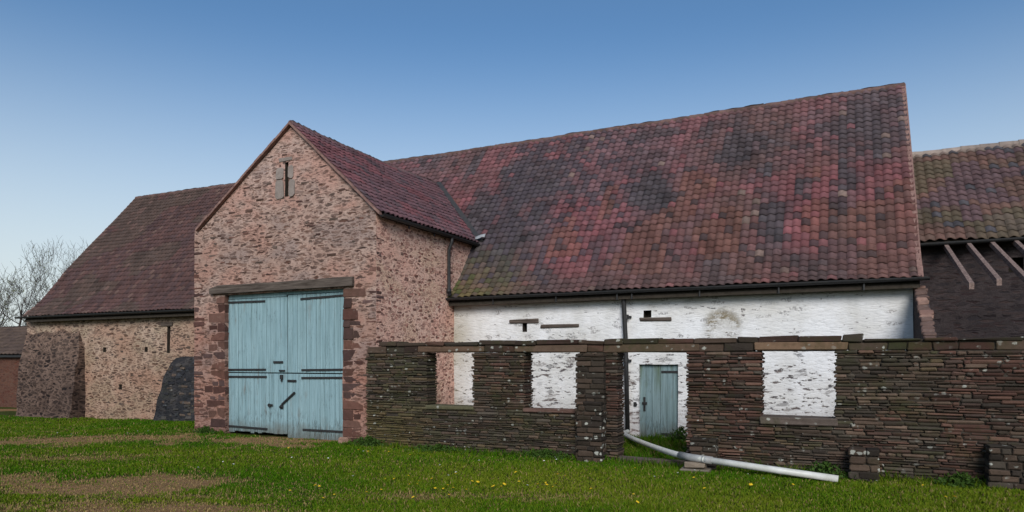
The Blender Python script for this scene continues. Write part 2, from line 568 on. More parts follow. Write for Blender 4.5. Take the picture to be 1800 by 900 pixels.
def tile_mat(name):
    m = NT(name)
    pos = m.coord()
    c = m.attr()
    fine = m.noise(pos, 60, 4, .7)
    mid = m.noise(pos, 7, 4, .6)
    col = m.mix(m.rng(mid, .35, .72, 0, .45), c, m.mix(1.0, c, (.5, .55, .55), 'MULTIPLY'))
    col = m.mix(m.rng(fine, .6, .78, 0, .4), col, (.26, .25, .22))
    stn = m.noise(m.coord((2.6, .9, .9)), 1, 5, .6)
    col = m.mix(m.rng(stn, .48, .68, 0, .6), col, m.mix(1.0, col, (.42, .44, .45), 'MULTIPLY'))
    blot = m.noise(pos, 16, 4, .6)
    col = m.mix(m.rng(blot, .56, .70, 0, .5), col, m.mix(1.0, col, (.45, .47, .46), 'MULTIPLY'))
    m.bump(m.math('ADD', mid, m.math('MULTIPLY', fine, .5)), .35, .008)
    return m.done(col, .88, .2)


M['tile'] = tile_mat('clay_pantile')


def grass_mat():
    m = NT('grass_blade')
    c = m.attr()
    m.p.inputs['Subsurface Weight'].default_value = 0
    return m.done(c, .8, .04)


M['grass'] = grass_mat()


def ground_mat():
    m = NT('turf')
    pos = m.coord()
    a = m.sep(m.attr('bare'))[0]
    fine = m.noise(pos, 22, 6, .7)
    mid = m.noise(pos, 3.2, 4, .6)
    big = m.noise(pos, .5, 3)
    g = m.mix(m.rng(mid, .3, .7), (.034, .055, .006), (.085, .095, .018))
    g = m.mix(m.rng(big, .4, .65, 0, .6), g, (.075, .08, .015))
    g = m.mix(m.rng(fine, .4, .75, 0, .75), g, (.025, .03, .008))
    b = m.mix(m.rng(fine, .3, .7), S(168, 132, 92), S(118, 90, 60))
    col = m.mix(m.rng(m.math('ADD', a, m.rng(fine, .2, .8, -.3, .3)), .3, .7), g, b)
    m.bump(fine, .8, .05)
    return m.done(col, .95, .1)


M['ground'] = ground_mat()

# ------------------------------------------------------------------ dimensions (metres)
YB, YE, ZE = 16.55, 16.25, 3.58          # long wall, eave line
YR, ZR = 20.98, 9.10                     # ridge
XL, XR = -28.40, 1.36                    # gable verges
YP = 13.05                               # porch front
P1, P2, PM = -15.42, -9.61, -12.10       # porch left, right, ridge
ZPE, ZPR, ZPL = 5.30, 7.57, 5.14
SL = (ZR - ZE) / (YR - YE)
roofy = lambda z: YE + (z - ZE) / SL
X_, Y_, Z_ = Vector((1, 0, 0)), Vector((0, 1, 0)), Vector((0, 0, 1))
R2, F2 = np.array([.903, .4295]), np.array([-.4295, .903])


def gz(x, y):
    """ground height"""
    x = np.asarray(x, float); y = np.asarray(y, float)
    z = 0.02 + 0.05 * (fbm(x * .35, y * .35, 3) - .5) + 0.05 * (fbm(x * 1.3, y * 1.3, 8) - .5)
    t = np.clip((-x - 15.0) / 10.0, 0, 1)
    z = z - 0.24 * t * t * (3 - 2 * t)
    t2 = np.clip((9.5 - y) / 8, 0, 1) * np.clip((-x - 2) / 10, 0, 1)
    far = np.clip((np.abs(y - 10) - 30) / 60, 0, 1) + np.clip((np.abs(x + 12) - 35) / 60, 0, 1)
    return z + far * 0.0


BARE = [(-17.6, 9.9, 3.8, 1.3, 1.0), (-12.0, 6.5, 1.5, .7, .9), (-9.8, 7.35, 1.9, .8, 1.1), (-8.4, 5.7, 2.2, .6, 1.0),
        (-12.0, 12.35, 2.1, .75, 1.6), (-4.6, 8.5, 1.5, .3, .55), (-13.5, 8.6, 1.8, .35, .55), (-20.5, 12.2, 2.6, .3, .4),
        (-8.0, 6.9, 1.2, .25, .6), (-33.0, 17.6, 5.0, .6, 1.2)]


def bare(x, y):
    x = np.asarray(x, float); y = np.asarray(y, float)
    out = np.zeros_like(x)
    wob = (fbm(x * 1.1, y * 1.1, 21, 4) - .5) * 2.6 + (fbm(x * 5, y * 5, 27, 2) - .5) * .8
    for cx, cy, ra, rb, s in BARE:
        dx, dy = x - cx, y - cy
        u = (dx * R2[0] + dy * R2[1]) / ra; v = (dx * F2[0] + dy * F2[1]) / rb
        d = np.sqrt(u * u + v * v) + wob
        out = np.maximum(out, np.clip(1.3 - d, 0, 1) * s)
    return np.clip(out, 0, 1)


# ------------------------------------------------------------------ ground
def ground():
    xs = np.concatenate([np.linspace(-900, -60, 15), np.linspace(-56, -33, 24), np.arange(-32, 5.01, .22), np.linspace(6, 40, 20), np.linspace(60, 900, 15)])
    ys = np.concatenate([np.linspace(-600, -20, 12), np.linspace(-14, 3, 16), np.arange(3.4, 18.6, .22), np.linspace(19, 60, 24), np.linspace(80, 1400, 16)])
    gx, gy = np.meshgrid(xs, ys)
    z = gz(gx, gy)
    v = np.stack([gx.ravel(), gy.ravel(), z.ravel()], 1)
    nx, ny = len(xs), len(ys)
    i = np.arange(nx * ny).reshape(ny, nx)
    f = np.stack([i[:-1, :-1].ravel(), i[:-1, 1:].ravel(), i[1:, 1:].ravel(), i[1:, :-1].ravel()], 1)
    me = bpy.data.meshes.new('ground')
    me.from_pydata(v.tolist(), [], f.tolist())
    me.materials.append(M['ground'])
    a = me.color_attributes.new('bare', 'FLOAT_COLOR', 'POINT')
    b = bare(v[:, 0], v[:, 1])
    arr = np.ones((len(v), 4), np.float32); arr[:, 0] = b; arr[:, 1] = b; arr[:, 2] = b
    a.data.foreach_set('color', arr.ravel())
    me.polygons.foreach_set('use_smooth', [True] * len(f))
    o = bpy.data.objects.new('ground', me)
    COL.objects.link(o)
    tag(o, kind='structure')


ground()

# ------------------------------------------------------------------ barn
BARN = tag(empty('stone_barn', (-12, 18, 0)), 'long old stone barn with red pantile roof, gabled porch and pale blue double doors', 'barn')


def wall_rect(mb, o, ax, W, z0, z1, holes, out, reveal=.35, step=.14, mi=0, d=wdisp, dark=True):
    """rectangle of wall with rectangular holes (x0, x1, z0, z1) and their reveals"""
    o = Vector(o); ax = Vector(ax); out = Vector(out)
    xs = sorted(set([0, W] + [h[0] for h in holes] + [h[1] for h in holes]))
    zs = sorted(set([z0, z1] + [h[2] for h in holes] + [h[3] for h in holes]))
    P = lambda x, z, dp=0: o + ax * x + Z_ * z - out * dp
    for i in range(len(xs) - 1):
        for j in range(len(zs) - 1):
            cx, cz = (xs[i] + xs[i + 1]) / 2, (zs[j] + zs[j + 1]) / 2
            if any(h[0] < cx < h[1] and h[2] < cz < h[3] for h in holes):
                continue
            mb.patch(P(xs[i], zs[j]), P(xs[i + 1], zs[j]), P(xs[i + 1], zs[j + 1]), P(xs[i], zs[j + 1]), step, mi, d)
    for h in holes:
        x0, x1, a, b = h[:4]
        r = h[4] if len(h) > 4 else reveal
        hm = 3 if len(h) > 5 and dark else mi  # blind holes lined in dark colour, painting the shade of their depth
        for q in ([P(x0, a), P(x0, a, r), P(x0, b, r), P(x0, b)], [P(x1, a, r), P(x1, a), P(x1, b), P(x1, b, r)],
                  [P(x0, b), P(x0, b, r), P(x1, b, r), P(x1, b)], [P(x0, a, r), P(x0, a), P(x1, a), P(x1, a, r)]):
            mb.patch(*q, step, hm, d)
        if len(h) > 5:
            mb.patch(P(x0, a, r), P(x1, a, r), P(x1, b, r), P(x0, b, r), 1, hm, None)


# left stretch of the long wall: putlog holes and a slit under a timber lintel
mb = MB()
ox = -28.75
hs = [(-24.22 - ox, -24.06 - ox, 2.20, 2.38, .3, 1), (-22.0 - ox, -21.84 - ox, 2.18, 2.36, .3, 1), (-23.34 - ox, -23.18 - ox, .86, 1.05, .3, 1),
      (-20.86 - ox, -20.70 - ox, 2.16, 3.05, .45, 1)]
wall_rect(mb, (ox, YB, 0), X_, P1 + .3 - ox, -.5, ZE + .05, hs, -Y_)
mb.patch((ox, 25.4, -.5), (ox, YB, -.5), (ox, YB, ZE), (ox, 25.4, ZE), .3, 0, wdisp)
zg = ZR - .12
mb.patch((ox + .2, 25.4, ZE), (ox + .2, YB, ZE), (ox + .2, YR, zg), (ox + .2, YR + .01, zg), .4, 0, None)
mb.patch((XR, 25.4, -.5), (ox, 25.4, -.5), (ox, 25.4, ZE), (XR, 25.4, ZE), .5, 0, None)
fmb = mb

# whitewashed stretch
mb = MB()
ox = P2 - .25
WX = 1.24
holes = [(-4.5 - ox, -3.56 - ox, -.5, 1.80, .16), (-7.58 - ox, -7.45 - ox, 2.64, 2.86, .25, 1), (-4.38 - ox, -4.19 - ox, 2.93, 3.10, .25, 1)]
wall_rect(mb, (ox, YB, 0), X_, WX - ox, -.5, ZE + .05, holes, -Y_)
wh = mb.build('whitewashed_wall', [M['white'], M['joint'], M['joint'], M['joint']], BARN)
mb = MB()
mb.patch((WX, YB, -.5), (WX, 25.4, -.5), (WX, 25.4, ZE), (WX, YB, ZE), .3, 0, wdisp)
mb.patch((WX, YB, ZE), (WX, 25.4, ZE), (WX, YR + .01, zg), (WX, YR, zg), .3, 0, None)
mb.build('gable_wall', M['dark_rubble'], BARN)
for a, b in (((-7.93, 2.865), (-7.11, 2.965)), ((-7.05, 2.735), (-6.02, 2.815)), ((-4.47, 2.83), (-3.72, 2.92))):
    mb = MB(); mb.rbox((a[0], YB - .035, a[1]), (b[0], YB + .1, b[1]), .012, .014)
    mb.build('lintel_timber', M['timber'], wh)

# small teal door
mb = MB()
x = -4.52
yy = YB + .1
ws = [.17, .15, .2, .16, .14, .16]
for q in ws:
    mb.rbox((x, yy + random.uniform(0, .006), .0 + random.uniform(0, .03)), (x + q * 1.0 - .006, yy + .035, 1.80), .005)
    x += q
sdoor = mb.build('plank_door', M['sdoor'], BARN)
for zz in (1.60, .12):
    mb = MB(); mb.rbox((-3.98, yy - .014, zz), (-3.56, yy - .002, zz + .055), .004)
    mb.build('strap_hinge', M['black'], sdoor)
mb = MB(); mb.rbox((-4.41, yy - .02, .68), (-4.36, yy - .002, 1.02), .004); mb.rbox((-4.44, yy - .026, .84), (-4.32, yy - .004, .9), .004)
mb.tube([(-4.385, yy - .03, .92), (-4.385, yy - .07, .86), (-4.385, yy - .03, .78)], .012, 6)
mb.build('latch', M['black'], sdoor)
mb = MB(); mb.tube([(-4.57, YB + .02, .84), (-4.57, YB - .05, .84)], [.035, .045], 8); mb.box((-4.62, YB - .03, .8), (-4.55, YB - .012, .9))
mb.build('wall_hook', M['black'], BARN)

# porch walls
mb = MB()
W = P2 - P1
dx0, dx1 = -14.32 - P1, -10.55 - P1
wall_rect(mb, (P1, YP, 0), X_, W, -.5, ZPE, [(dx0, dx1, -.5, 3.58, .5)], -Y_, mi=0)
pl = lambda z: P1 + (PM - P1) * (z - ZPL) / (ZPR - ZPL)
pr = lambda z: P2 + (PM - P2) * (z - ZPE) / (ZPR - ZPE)
s0, s1, sa, sb = -12.335, -12.225, 5.88, 6.72
V = lambda x, z: (x, YP, z)
mb.patch(V(pl(ZPE), ZPE), V(s0, ZPE), V(s0, sa), V(pl(sa), sa), .14, 0, wdisp)
mb.patch(V(s0, ZPE), V(s1, ZPE), V(s1, sa), V(s0, sa), .14, 0, wdisp)
mb.patch(V(s1, ZPE), V(P2, ZPE), V(pr(sa), sa), V(s1, sa), .14, 0, wdisp)
mb.patch(V(pl(sa), sa), V(s0, sa), V(s0, sb), V(pl(sb), sb), .14, 0, wdisp)
mb.patch(V(s1, sa), V(pr(sa), sa), V(pr(sb), sb), V(s1, sb), .14, 0, wdisp)
mb.patch(V(pl(sb), sb), V(pr(sb), sb), V(PM + .01, ZPR), V(PM, ZPR), .14, 0, wdisp)
for q in ([(s0, YP, sa), (s0, YP + .5, sa), (s0, YP + .5, sb), (s0, YP, sb)], [(s1, YP + .5, sa), (s1, YP, sa), (s1, YP, sb), (s1, YP + .5, sb)],
          [(s0, YP, sb), (s0, YP + .5, sb), (s1, YP + .5, sb), (s1, YP, sb)], [(s0, YP + .5, sa), (s0, YP, sa), (s1, YP, sa), (s1, YP + .5, sa)],
          [(s0, YP + .5, sa), (s1, YP + .5, sa), (s1, YP + .5, sb), (s0, YP + .5, sb)]):
    mb.patch(*q, .14, 3, wdisp)  # slit lining coloured dark to stand in for its inner shade
# side walls: down to the long wall and up under the main roof
yt = roofy(ZPE) + .3
for X, flip, mi in ((P2, 0, 1), (P1, 1, 0)):
    q = [(X, YP, -.5), (X, YB + .2, -.5), (X, YB + .2, ZE - .1), (X, YP, ZE - .1)]
    q2 = [(X, YP, ZE - .1), (X, YB + .2, ZE - .1), (X, yt, ZPE), (X, YP, ZPE)]
    for k in (q, q2):
        mb.patch(*(k if not flip else [k[1], k[0], k[3], k[2]]), .14, mi, wdisp)
pmb = mb
# dressed grey surround of the slit, part of the masonry
for a, b, c, d_ in ((-12.62, s0 - .025, 5.84, 6.3), (-12.58, s0 - .025, 6.31, 6.6), (s1 + .025, -12.0, 5.86, 6.28), (s1 + .025, -12.04, 6.3, 6.62), (-12.5, -12.08, 6.74, 6.82)):
    pmb.stone(Vector((a, YP, c)), X_, Z_, -Y_, b - a, d_ - c, .12, .022, .006, .014, 2, S(150, 138, 130), .1)

# quoins round the big door and up the corners
QC = [S(98, 68, 60), S(88, 62, 56), S(108, 76, 66), S(80, 60, 56), S(92, 72, 68), S(116, 86, 76)]
for side in (0, 1):
    z = -.08; k = side
    while z < 3.52:
        h = random.uniform(.15, .3)
        h = min(h, 3.57 - z)
        if h < .08: break
        wq = random.choice((.3, .42, .5, .58, .64)) if k % 2 else random.uniform(.2, .3)
        a = (-14.32 - wq) if side == 0 else -10.55
        c = Vector(random.choice(QC)) * random.uniform(.8, 1.1)
        pmb.stone(Vector((a + .003, YP, z)), X_, Z_, -Y_, wq - .006, h - .016, .46, .012, .007, .008, 2, tuple(c), .05)
        if wq < .5 and random.random() < .75 and z < 2.7:
            w2 = random.uniform(.18, .36)
            a2 = a - w2 if side == 0 else a + wq
            pmb.stone(Vector((a2 + .006, YP, z + random.uniform(0, .04))), X_, Z_, -Y_, w2 - .02, h * random.uniform(.5, .85), .2, .008, .008, .012, 2, tuple(c * random.uniform(.85, 1.1)), .08)
        z += h; k += 1
z = 2.3; k = 0
while z < 5.1:
    h = random.uniform(.07, .15)
    L, T = (random.uniform(.2, .42), random.uniform(.12, .2)) if k % 2 else (random.uniform(.12, .22), random.uniform(.15, .3))
    c = Vector(random.choice(QC)) * random.uniform(1.0, 1.4)
    if random.random() < .6:
        pmb.rbox((P2 - L, YP - .004, z), (P2 + .006, YP + T, z + h - .025), .014, .012, 2, tuple(c))
    z += h; k += 1
z = 0; k = 0
while z < 4.9:                                    # left corner, mostly bedded in mortar
    h = random.uniform(.07, .15)
    if random.random() < (.8 if z < 2 else .5):
        L = random.uniform(.14, .36)
        c = Vector(random.choice(QC)) * random.uniform(.9, 1.3)
        pmb.rbox((P1 - .014, YP - .012, z), (P1 + L, YP + .3, z + h - .025), .014, .012, 2, tuple(c))
    z += h; k += 1


def proud_stones(mb, mi, n, place, ax, out, pal, wr=(.1, .34), hr=(.04, .1)):
    """rubble that stands a little proud of the mortar, in the same mesh as its wall"""
    used = []
    for cnt in range(n):
        x, z = place()
        w_ = random.uniform(*wr); h_ = random.uniform(*hr)
        if any(x < a + c and a < x + w_ and z < b + d_ and b < z + h_ for (a, b, c, d_) in used): continue
        used.append((x, z, w_, h_))
        org, ok = place.pos(x, z, w_, h_)
        if not ok: continue
        c = Vector(random.choice(pal)) * random.uniform(.8, 1.25)
        mb.stone(org, ax, Z_, out, w_, h_, .1, random.uniform(.0, .014), .014, .016, mi, tuple(c), .25)


class FrontPlace:
    def __call__(self): return random.uniform(P1 + .05, P2 - .35), random.uniform(0.1, 7.4)
    def pos(self, x, z, w_, h_):
        p = Vector((x, YP, z))
        top = z + h_ + .08
        if top > ZPE and (x < pl(top) + .05 or x + w_ > pr(top) - .05): return p, False
        if z < 3.9 and x + w_ > -14.95 and x < -10.0: return p, False
        if z + h_ > 5.8 and z < 6.85 and x + w_ > -12.65 and x < -11.95: return p, False
        return p + wdisp(p), True


class SidePlace:
    def __call__(self): return random.uniform(YP + .4, YB - .1), random.uniform(0.1, 5.1)
    def pos(self, x, z, w_, h_):
        p = Vector((P2, x, z))
        return p + wdisp(p), not (x + w_ > YB - .02)


class FarPlace:
    def __call__(self): return random.uniform(-27.6, P1 - .4), random.uniform(-.1, 3.3)
    def pos(self, x, z, w_, h_):
        p = Vector((x, YB, z))
        bad = x < -25.0 and z < 2.9
        bad |= any(x < a + .12 and x + w_ > a - .28 and z < b + .3 and z + h_ > b - .05 for a, b in ((-24.1, 2.2), (-21.9, 2.18), (-23.2, .86)))
        bad |= (x + w_ > -20.95 and x < -20.6 and z > 2.0)
        return p + wdisp(p), not bad


proud_stones(pmb, 2, 420, FrontPlace(), X_, -Y_, [S(96, 74, 66), S(112, 82, 72), S(104, 88, 80), S(90, 68, 62)], (.08, .26), (.035, .075))
proud_stones(pmb, 2, 240, SidePlace(), Y_, X_, [S(128, 90, 80), S(146, 104, 92), S(120, 92, 82)], (.07, .18), (.04, .09))
porch = pmb.build('porch_wall', [M['rubble'], M['rubble_side'], M['stone_red'], M['joint']], BARN)

proud_stones(fmb, 1, 420, FarPlace(), X_, -Y_, [S(84, 68, 60), S(104, 78, 66), S(92, 78, 70)], (.08, .26), (.035, .08))
o = fmb.build('rubble_wall', [M['rubble_far'], M['stone_red'], M['joint'], M['joint']], BARN)
mb = MB(); mb.rbox((-21.14, YB - .05, 3.08), (-20.58, YB + .1, 3.2), .01, .012)
mb.build('slit_lintel', M['timber'], o)

# timber lintel over the doors
mb = MB()
n = 10
for i in range(n):
    pass
a = Vector((-14.78, YP - .1, 3.60)); b = Vector((-10.22, YP - .1, 3.615))
vs = []; fs = []
NS = 16
for i in range(NS + 1):
    t = i / NS
    p = a.lerp(b, t)
    dz0 = .012 * mn.noise(Vector((t * 6, 1, 0))); dz1 = .02 * mn.noise(Vector((t * 5, 5, 0)))
    hh = .19 - (.06 if i == 0 else 0)
    for (dy, dz) in ((0, .0 + dz0), (-.0, hh + dz1), (.03, hh + .02 + dz1), (.4, hh + .02 + dz1), (.4, dz0)):
        vs.append(p + Vector((0, dy, dz)))
for i in range(NS):
    for k in range(5):
        fs.append((i * 5 + k, i * 5 + (k + 1) % 5, (i + 1) * 5 + (k + 1) % 5, (i + 1) * 5 + k))
fs.append((4, 3, 2, 1, 0)); fs.append(tuple(NS * 5 + k for k in range(5)))
mb.add(vs, fs)
mb.build('door_lintel', M['timber'], BARN)

# big doors: two leaves, each cut in an upper and a lower half
YD = YP + .12


def leaf(x0, x1, z0, z1, ragged=0.0):
    mb = MB()
    x = x0
    while x < x1 - .05:
        q = min(random.uniform(.11, .19), x1 - x)
        if x1 - x - q < .06: q = x1 - x
        d = random.uniform(0, .008)
        mb.rbox((x + .002, YD + d, z0 + random.uniform(0, ragged)), (x + q - .007, YD + .04, z1), .006)
        x += q
    mb.box((x0 + .02, YD + .04, z0 + .05), (x1 - .02, YD + .06, z1 - .02))
    return mb.build('barn_door', M['door'], BARN)


xm = -12.36
ul = leaf(-14.42, xm, 1.60, 3.46)
ur = leaf(xm + .012, -10.53, 1.60, 3.50)
ll = leaf(-14.42, xm, .06, 1.575, .05)
lr = leaf(xm + .012, -10.53, -.03, 1.575, .04)
mb = MB(); mb.rbox((-14.42, YD + .01, 3.47), (-12.4, YD + .05, 3.575), .006); mb.rbox((-12.39, YD + .0, 3.515), (-10.53, YD + .05, 3.6), .006)
mb.build('head_board', M['door'], BARN)


def strap(x0, x1, z, par, dz=0.0):
    mb = MB()
    q0 = Vector((x0, YD - .016, z)); q1 = Vector((x1, YD - .016, z + dz))
    mb.obox(q0, q1 - q0, (0, .014, 0), (0, 0, .052))
    mb.tube([q0 + Vector((0, 0, -.02)) if x0 < xm - 1 else q1 + Vector((0, 0, -.02)), (q0 if x0 < xm - 1 else q1) + Vector((0, 0, .075))], .022, 8)
    for t in (.15, .45, .75, .95):
        p = q0.lerp(q1, t) + Vector((0, -.006, .026))
        mb.tube([p, p + Vector((0, .01, 0))], .012, 6)
    return mb.build('strap_hinge', M['black'], par)


strap(-14.43, -13.07, 3.36, ul, -.01); strap(-14.43, -13.05, 1.635, ul, .01)
strap(-14.43, -13.02, 1.455, ll, .01); strap(-14.43, -13.0, .195, ll, -.03)
strap(-11.93, -10.53, 3.36, ur, .04); strap(-11.90, -10.53, 1.64, ur, .02)
strap(-11.90, -10.53, 1.45, lr, .02); strap(-11.86, -10.53, .2, lr, .0)


def iron(par, name, *boxes):
    mb = MB()
    for b in boxes: mb.rbox(*b, .005)
    return mb.build(name, M['black'], par)


iron(ul, 'bolt', ((-12.79, YD - .03, 1.83), (-12.48, YD - .004, 1.885)))
iron(ul, 'hasp', ((-12.6, YD - .035, 1.63), (-12.42, YD - .004, 1.67)))
iron(ll, 'padlock', ((-12.56, YD - .05, 1.44), (-12.48, YD - .004, 1.55)), ((-12.53, YD - .05, 1.38), (-12.5, YD - .004, 1.44)))
iron(lr, 'bolt', ((-12.34, YD - .03, 1.375), (-12.06, YD - .004, 1.43)))
mb = MB(); mb.tube([(-12.5, YD - .03, .82), (-12.1, YD - .03, 1.12)], .028, 6); mb.tube([(-12.52, YD - .05, .74), (-12.52, YD - .004, .78)], .05, 8)
mb.build('door_bar', M['black'], ll)
mb = MB(); mb.tube([(-12.9, YD - .05, .79), (-12.9, YD, .79)], [.05, .03], 8); mb.box((-12.98, YD - .02, .765), (-12.82, YD - .004, .815))
mb.build('door_knob', M['black'], ll)

# ------------------------------------------------------------------ roofs of pantiles


def tile_color(u, v, seed, mode):
    """u metres along, v 0..1 up the slope"""
    u = float(u)
    f1 = float(fbm(np.array(u * .55), np.array(v * 5.2), seed, 2))
    f2 = float(fbm(np.array(u * .95 + 9), np.array(v * 4.0 + 4), seed + 5, 2))
    f3 = float(vnoise(np.array(u * .22 + 3), np.array(v * 2.2), seed + 9))
    r = random.random()
    slate = Vector(S(82, 78, 82)); dark = Vector(S(64, 60, 63)); red = Vector(S(134, 82, 86)); pur = Vector(S(110, 82, 86))
    brown = Vector(S(100, 76, 71)); orange = Vector(S(122, 82, 68))
    if mode == 'main':
        f4 = float(vnoise(np.array(u * 1.9 + 2), np.array(v * 11.0 + 1), seed + 21))
        f5 = float(vnoise(np.array(u * 2.3 + 7), np.array(v * 9.0 + 3), seed + 33))
        c = pur.lerp(brown, min(1, max(0, (f3 - .3) * 1.6 + (r - .5) * .6)))
        g = max(0, f1 - .46) * 3.2 + max(0, f4 - .6) * 1.2 + (r - .5) * .35
        c = c.lerp(red, min(.8, max(0, g)))
        g = max(0, f5 - .58) * 3.0 + max(0, f2 - .5) * 3.5 + (random.random() - .6) * .5
        c = c.lerp(slate.lerp(dark, random.random()), min(.9, max(0, g)))
        if f2 < .33 and v < .6: c = c.lerp(orange, .45)
        k = random.random()
        if k < .07: c = c.lerp(dark, .7)
        elif k < .10: c = c.lerp(red, .7)
        elif k < .112: c = Vector(S(128, 108, 100))
        c = c.lerp(brown, max(0, .5 * (1 - v * 5)))
        c = c.lerp(Vector(S(124, 100, 102)), .5 * max(0, v - .5))
        c = c * random.uniform(.84, 1.16)
    elif mode == 'porch':
        c = Vector(S(122, 88, 92)).lerp(Vector(S(106, 82, 88)), r)
        if f1 > .6: c = c.lerp(Vector(S(134, 82, 86)), .6)
        if random.random() < .1: c = c.lerp(slate, .6)
    elif mode == 'left':
        c = Vector(S(96, 70, 66)).lerp(Vector(S(84, 66, 66)), r)
        if f1 > .58: c = c.lerp(Vector(S(86, 74, 66)), .6)
        if random.random() < .08: c = Vector(S(104, 82, 76))
    elif mode == 'shed':
        c = Vector(S(112, 84, 76)).lerp(Vector(S(98, 80, 72)), r)
        if f2 > .55: c = c.lerp(Vector(S(98, 78, 84)), .7)
        if f1 > .58: c = c.lerp(Vector(S(92, 86, 68)), .6)
        if v > .9: c = Vector(S(128, 112, 104))
        if random.random() < .1: c = slate
    elif mode == 'brown':
        c = Vector(S(96, 80, 70)).lerp(Vector(S(84, 70, 64)), r)
    return c * random.uniform(.86, 1.1)


PROF = [(0.0, .002), (.16, .024), (.32, .038), (.48, .030), (.64, .006), (.82, -.010), (1.0, .002)]


def tile_roof(mb, o, ax, slope, W, rows, sag, seed, mode, keep=None, cw=.19, moss=None):
    o = Vector(o); ax = Vector(ax).normalized(); sv = Vector(slope)
    L = sv.length; s = sv.normalized(); nrm = ax.cross(s).normalized()
    if nrm.z < 0: nrm = -nrm
    n = int(round(W / cw)); cw = W / n
    ex = L / rows
    for j in range(rows):
        for i in range(n):
            u = i * cw; v = j * ex
            c = o + ax * (u + cw / 2) + s * (v + ex / 2)
            if keep and not keep(c): continue
            jit = random.uniform(-.010, .010) + .02 * mn.noise(Vector((u * .5, j * 1.7, seed))); lift = random.uniform(0, .012); sk = random.uniform(-.010, .010)
            if random.random() < .012: jit -= random.uniform(.02, .05)
            col = tile_color(u if mode == 'main' else u, j / rows, seed, mode)
            if moss: col = moss(c, col)
            vs = []
            tail = .042 + lift
            for rr in range(3):
                for (a, h) in PROF:
                    vv = v + jit + (0 if rr < 2 else ex + .07) - (0.012 if rr < 2 else 0) + sk * a
                    hh = h * 1.0 + (tail if rr == 1 else tail - .020 if rr == 0 else .006)
                    p = o + ax * (u + a * (cw + .02) - .01) + s * vv + nrm * hh
                    p.z += sag(p.x, p.y, min(1, vv / L))
                    vs.append(p)
            k = len(PROF)
            fs = []
            for rr in range(2):
                for q in range(k - 1):
                    fs.append((rr * k + q, rr * k + q + 1, (rr + 1) * k + q + 1, (rr + 1) * k + q))
            mb.add(vs, fs, 0, tuple(col))


def sag_main(x, y, v):
    return (-.07 * math.sin(math.pi * min(1, max(0, (x - XL) / (XR - XL)))) * v + .035 * mn.noise(Vector((x * .35, v * 3, 2))) + .018 * mn.noise(Vector((x * 1.1, v * 7, 8))) - .13 * math.sin(math.pi * min(1, max(0, v) / .32) ** .8) * (v < .32))


MT = Vector(S(104, 96, 60)); MG = Vector(S(84, 90, 48))


def moss_main(c, col):
    d = max(0, 1 - (c.x - P2) / 2.6) if c.x > P2 else 0
    v = (c.z - ZE) / (ZR - ZE)
    f = max(0, d * (1 - v * 3.2))
    f = min(.8, f * random.uniform(.4, 1.5))
    col = col.lerp(MG if random.random() < .4 else MT, f)
    if c.x > P2 and c.x < P2 + 5:                        # darker, slate-grey tiles near the porch
        g = (1 - (c.x - P2) / 5) * min(1, v * 2)
        if random.random() < g * .75: col = col.lerp(Vector(S(78, 70, 76)), .8)
    return col


slope = Vector((0, YR - YE, ZR - ZE))
mb = MB()
gm = lambda c: not (P1 + .5 < c.x < P2 - .5 and c.z < 4.9)
tile_roof(mb, (P1, YE, ZE), X_, slope, XR - P1, 34, sag_main, 3, 'main', gm, moss=moss_main)
tile_roof(mb, (XL, YE, ZE), X_, slope, P1 - XL, 33, sag_main, 40, 'left')
# tiles of the hidden back slope
tile_roof(mb, (XL, 2 * YR - YE, ZE), X_, Vector((0, YE - YR, ZR - ZE)), XR - XL, 25, sag_main, 70, 'left', cw=.5)
roof = mb.build('main_roof', M['tile'], BARN, True)
mb = MB()
for sgn in (0, 1):
    ye = YE if sgn == 0 else 2 * YR - YE
    nx = 30
    vs = []; fs = []
    for i in range(nx + 1):
        x = XL + .02 + (XR - XL - .04) * i / nx
        vs += [(x, ye, ZE - .16), (x, YR, ZR - .14 + sag_main(x, YR, 1)), (x, ye, ZE - .22), (x, YR, ZR - .22 + sag_main(x, YR, 1))]
    for i in range(nx):
        a, b = i * 4, i * 4 + 4
        fs += [(a, b, b + 1, a + 1), (a + 2, a + 3, b + 3, b + 2), (a, a + 2, b + 2, b)]
    fs += [(0, 1, 3, 2), (nx * 4, nx * 4 + 2, nx * 4 + 3, nx * 4 + 1)]
    mb.add(vs, fs)
mb.build('roof_boarding', M['joint'], roof)


def ridge_row(mb, a, b, sag, r=.12, L=.42, col=S(138, 108, 96)):
    a, b = Vector(a), Vector(b)
    d = (b - a); n = int(d.length / L); t = d.normalized(); side = t.cross(Z_).normalized()
    for i in range(n):
        p = a + d * (i / n); q = a + d * ((i + 1.06) / n)
        p.z += sag(p.x, p.y, 1) + random.uniform(-.006, .008); q.z += sag(q.x, q.y, 1) - .006
        vs = []
        for k, (c, rr) in enumerate(((p, r), (q, r * .93))):
            for j in range(9):
                an = math.pi * (-.12 + 1.24 * j / 8)
                vs.append(c + side * math.cos(an) * rr + Z_ * (math.sin(an) * rr - .03))
        fs = [(j, j + 1, 10 + j, 9 + j) for j in range(8)] + [tuple(range(9))]
        c = Vector(col) * random.uniform(.75, 1.15)
        mb.add(vs, fs, 0, tuple(c))


mb = MB(); ridge_row(mb, (XL, YR, ZR), (XR, YR, ZR), sag_main, .10, .42, S(112, 88, 82)); mb.build('ridge_tiles', M['tile'], roof)

# verge: edge of the right and left gables
for X in (XR, XL):
    mb = MB()
    for j in range(25):
        a = Vector((X - .06, YE, ZE)) + slope * (j / 25) + Vector((0, 0, sag_main(X, 0, j / 25)))
        mb.obox(a + Vector((0, 0, -.07)), (.1, 0, 0), slope / 25 * 1.02, (0, -.02, .095))
    mb.build('verge', M['verge'], roof)

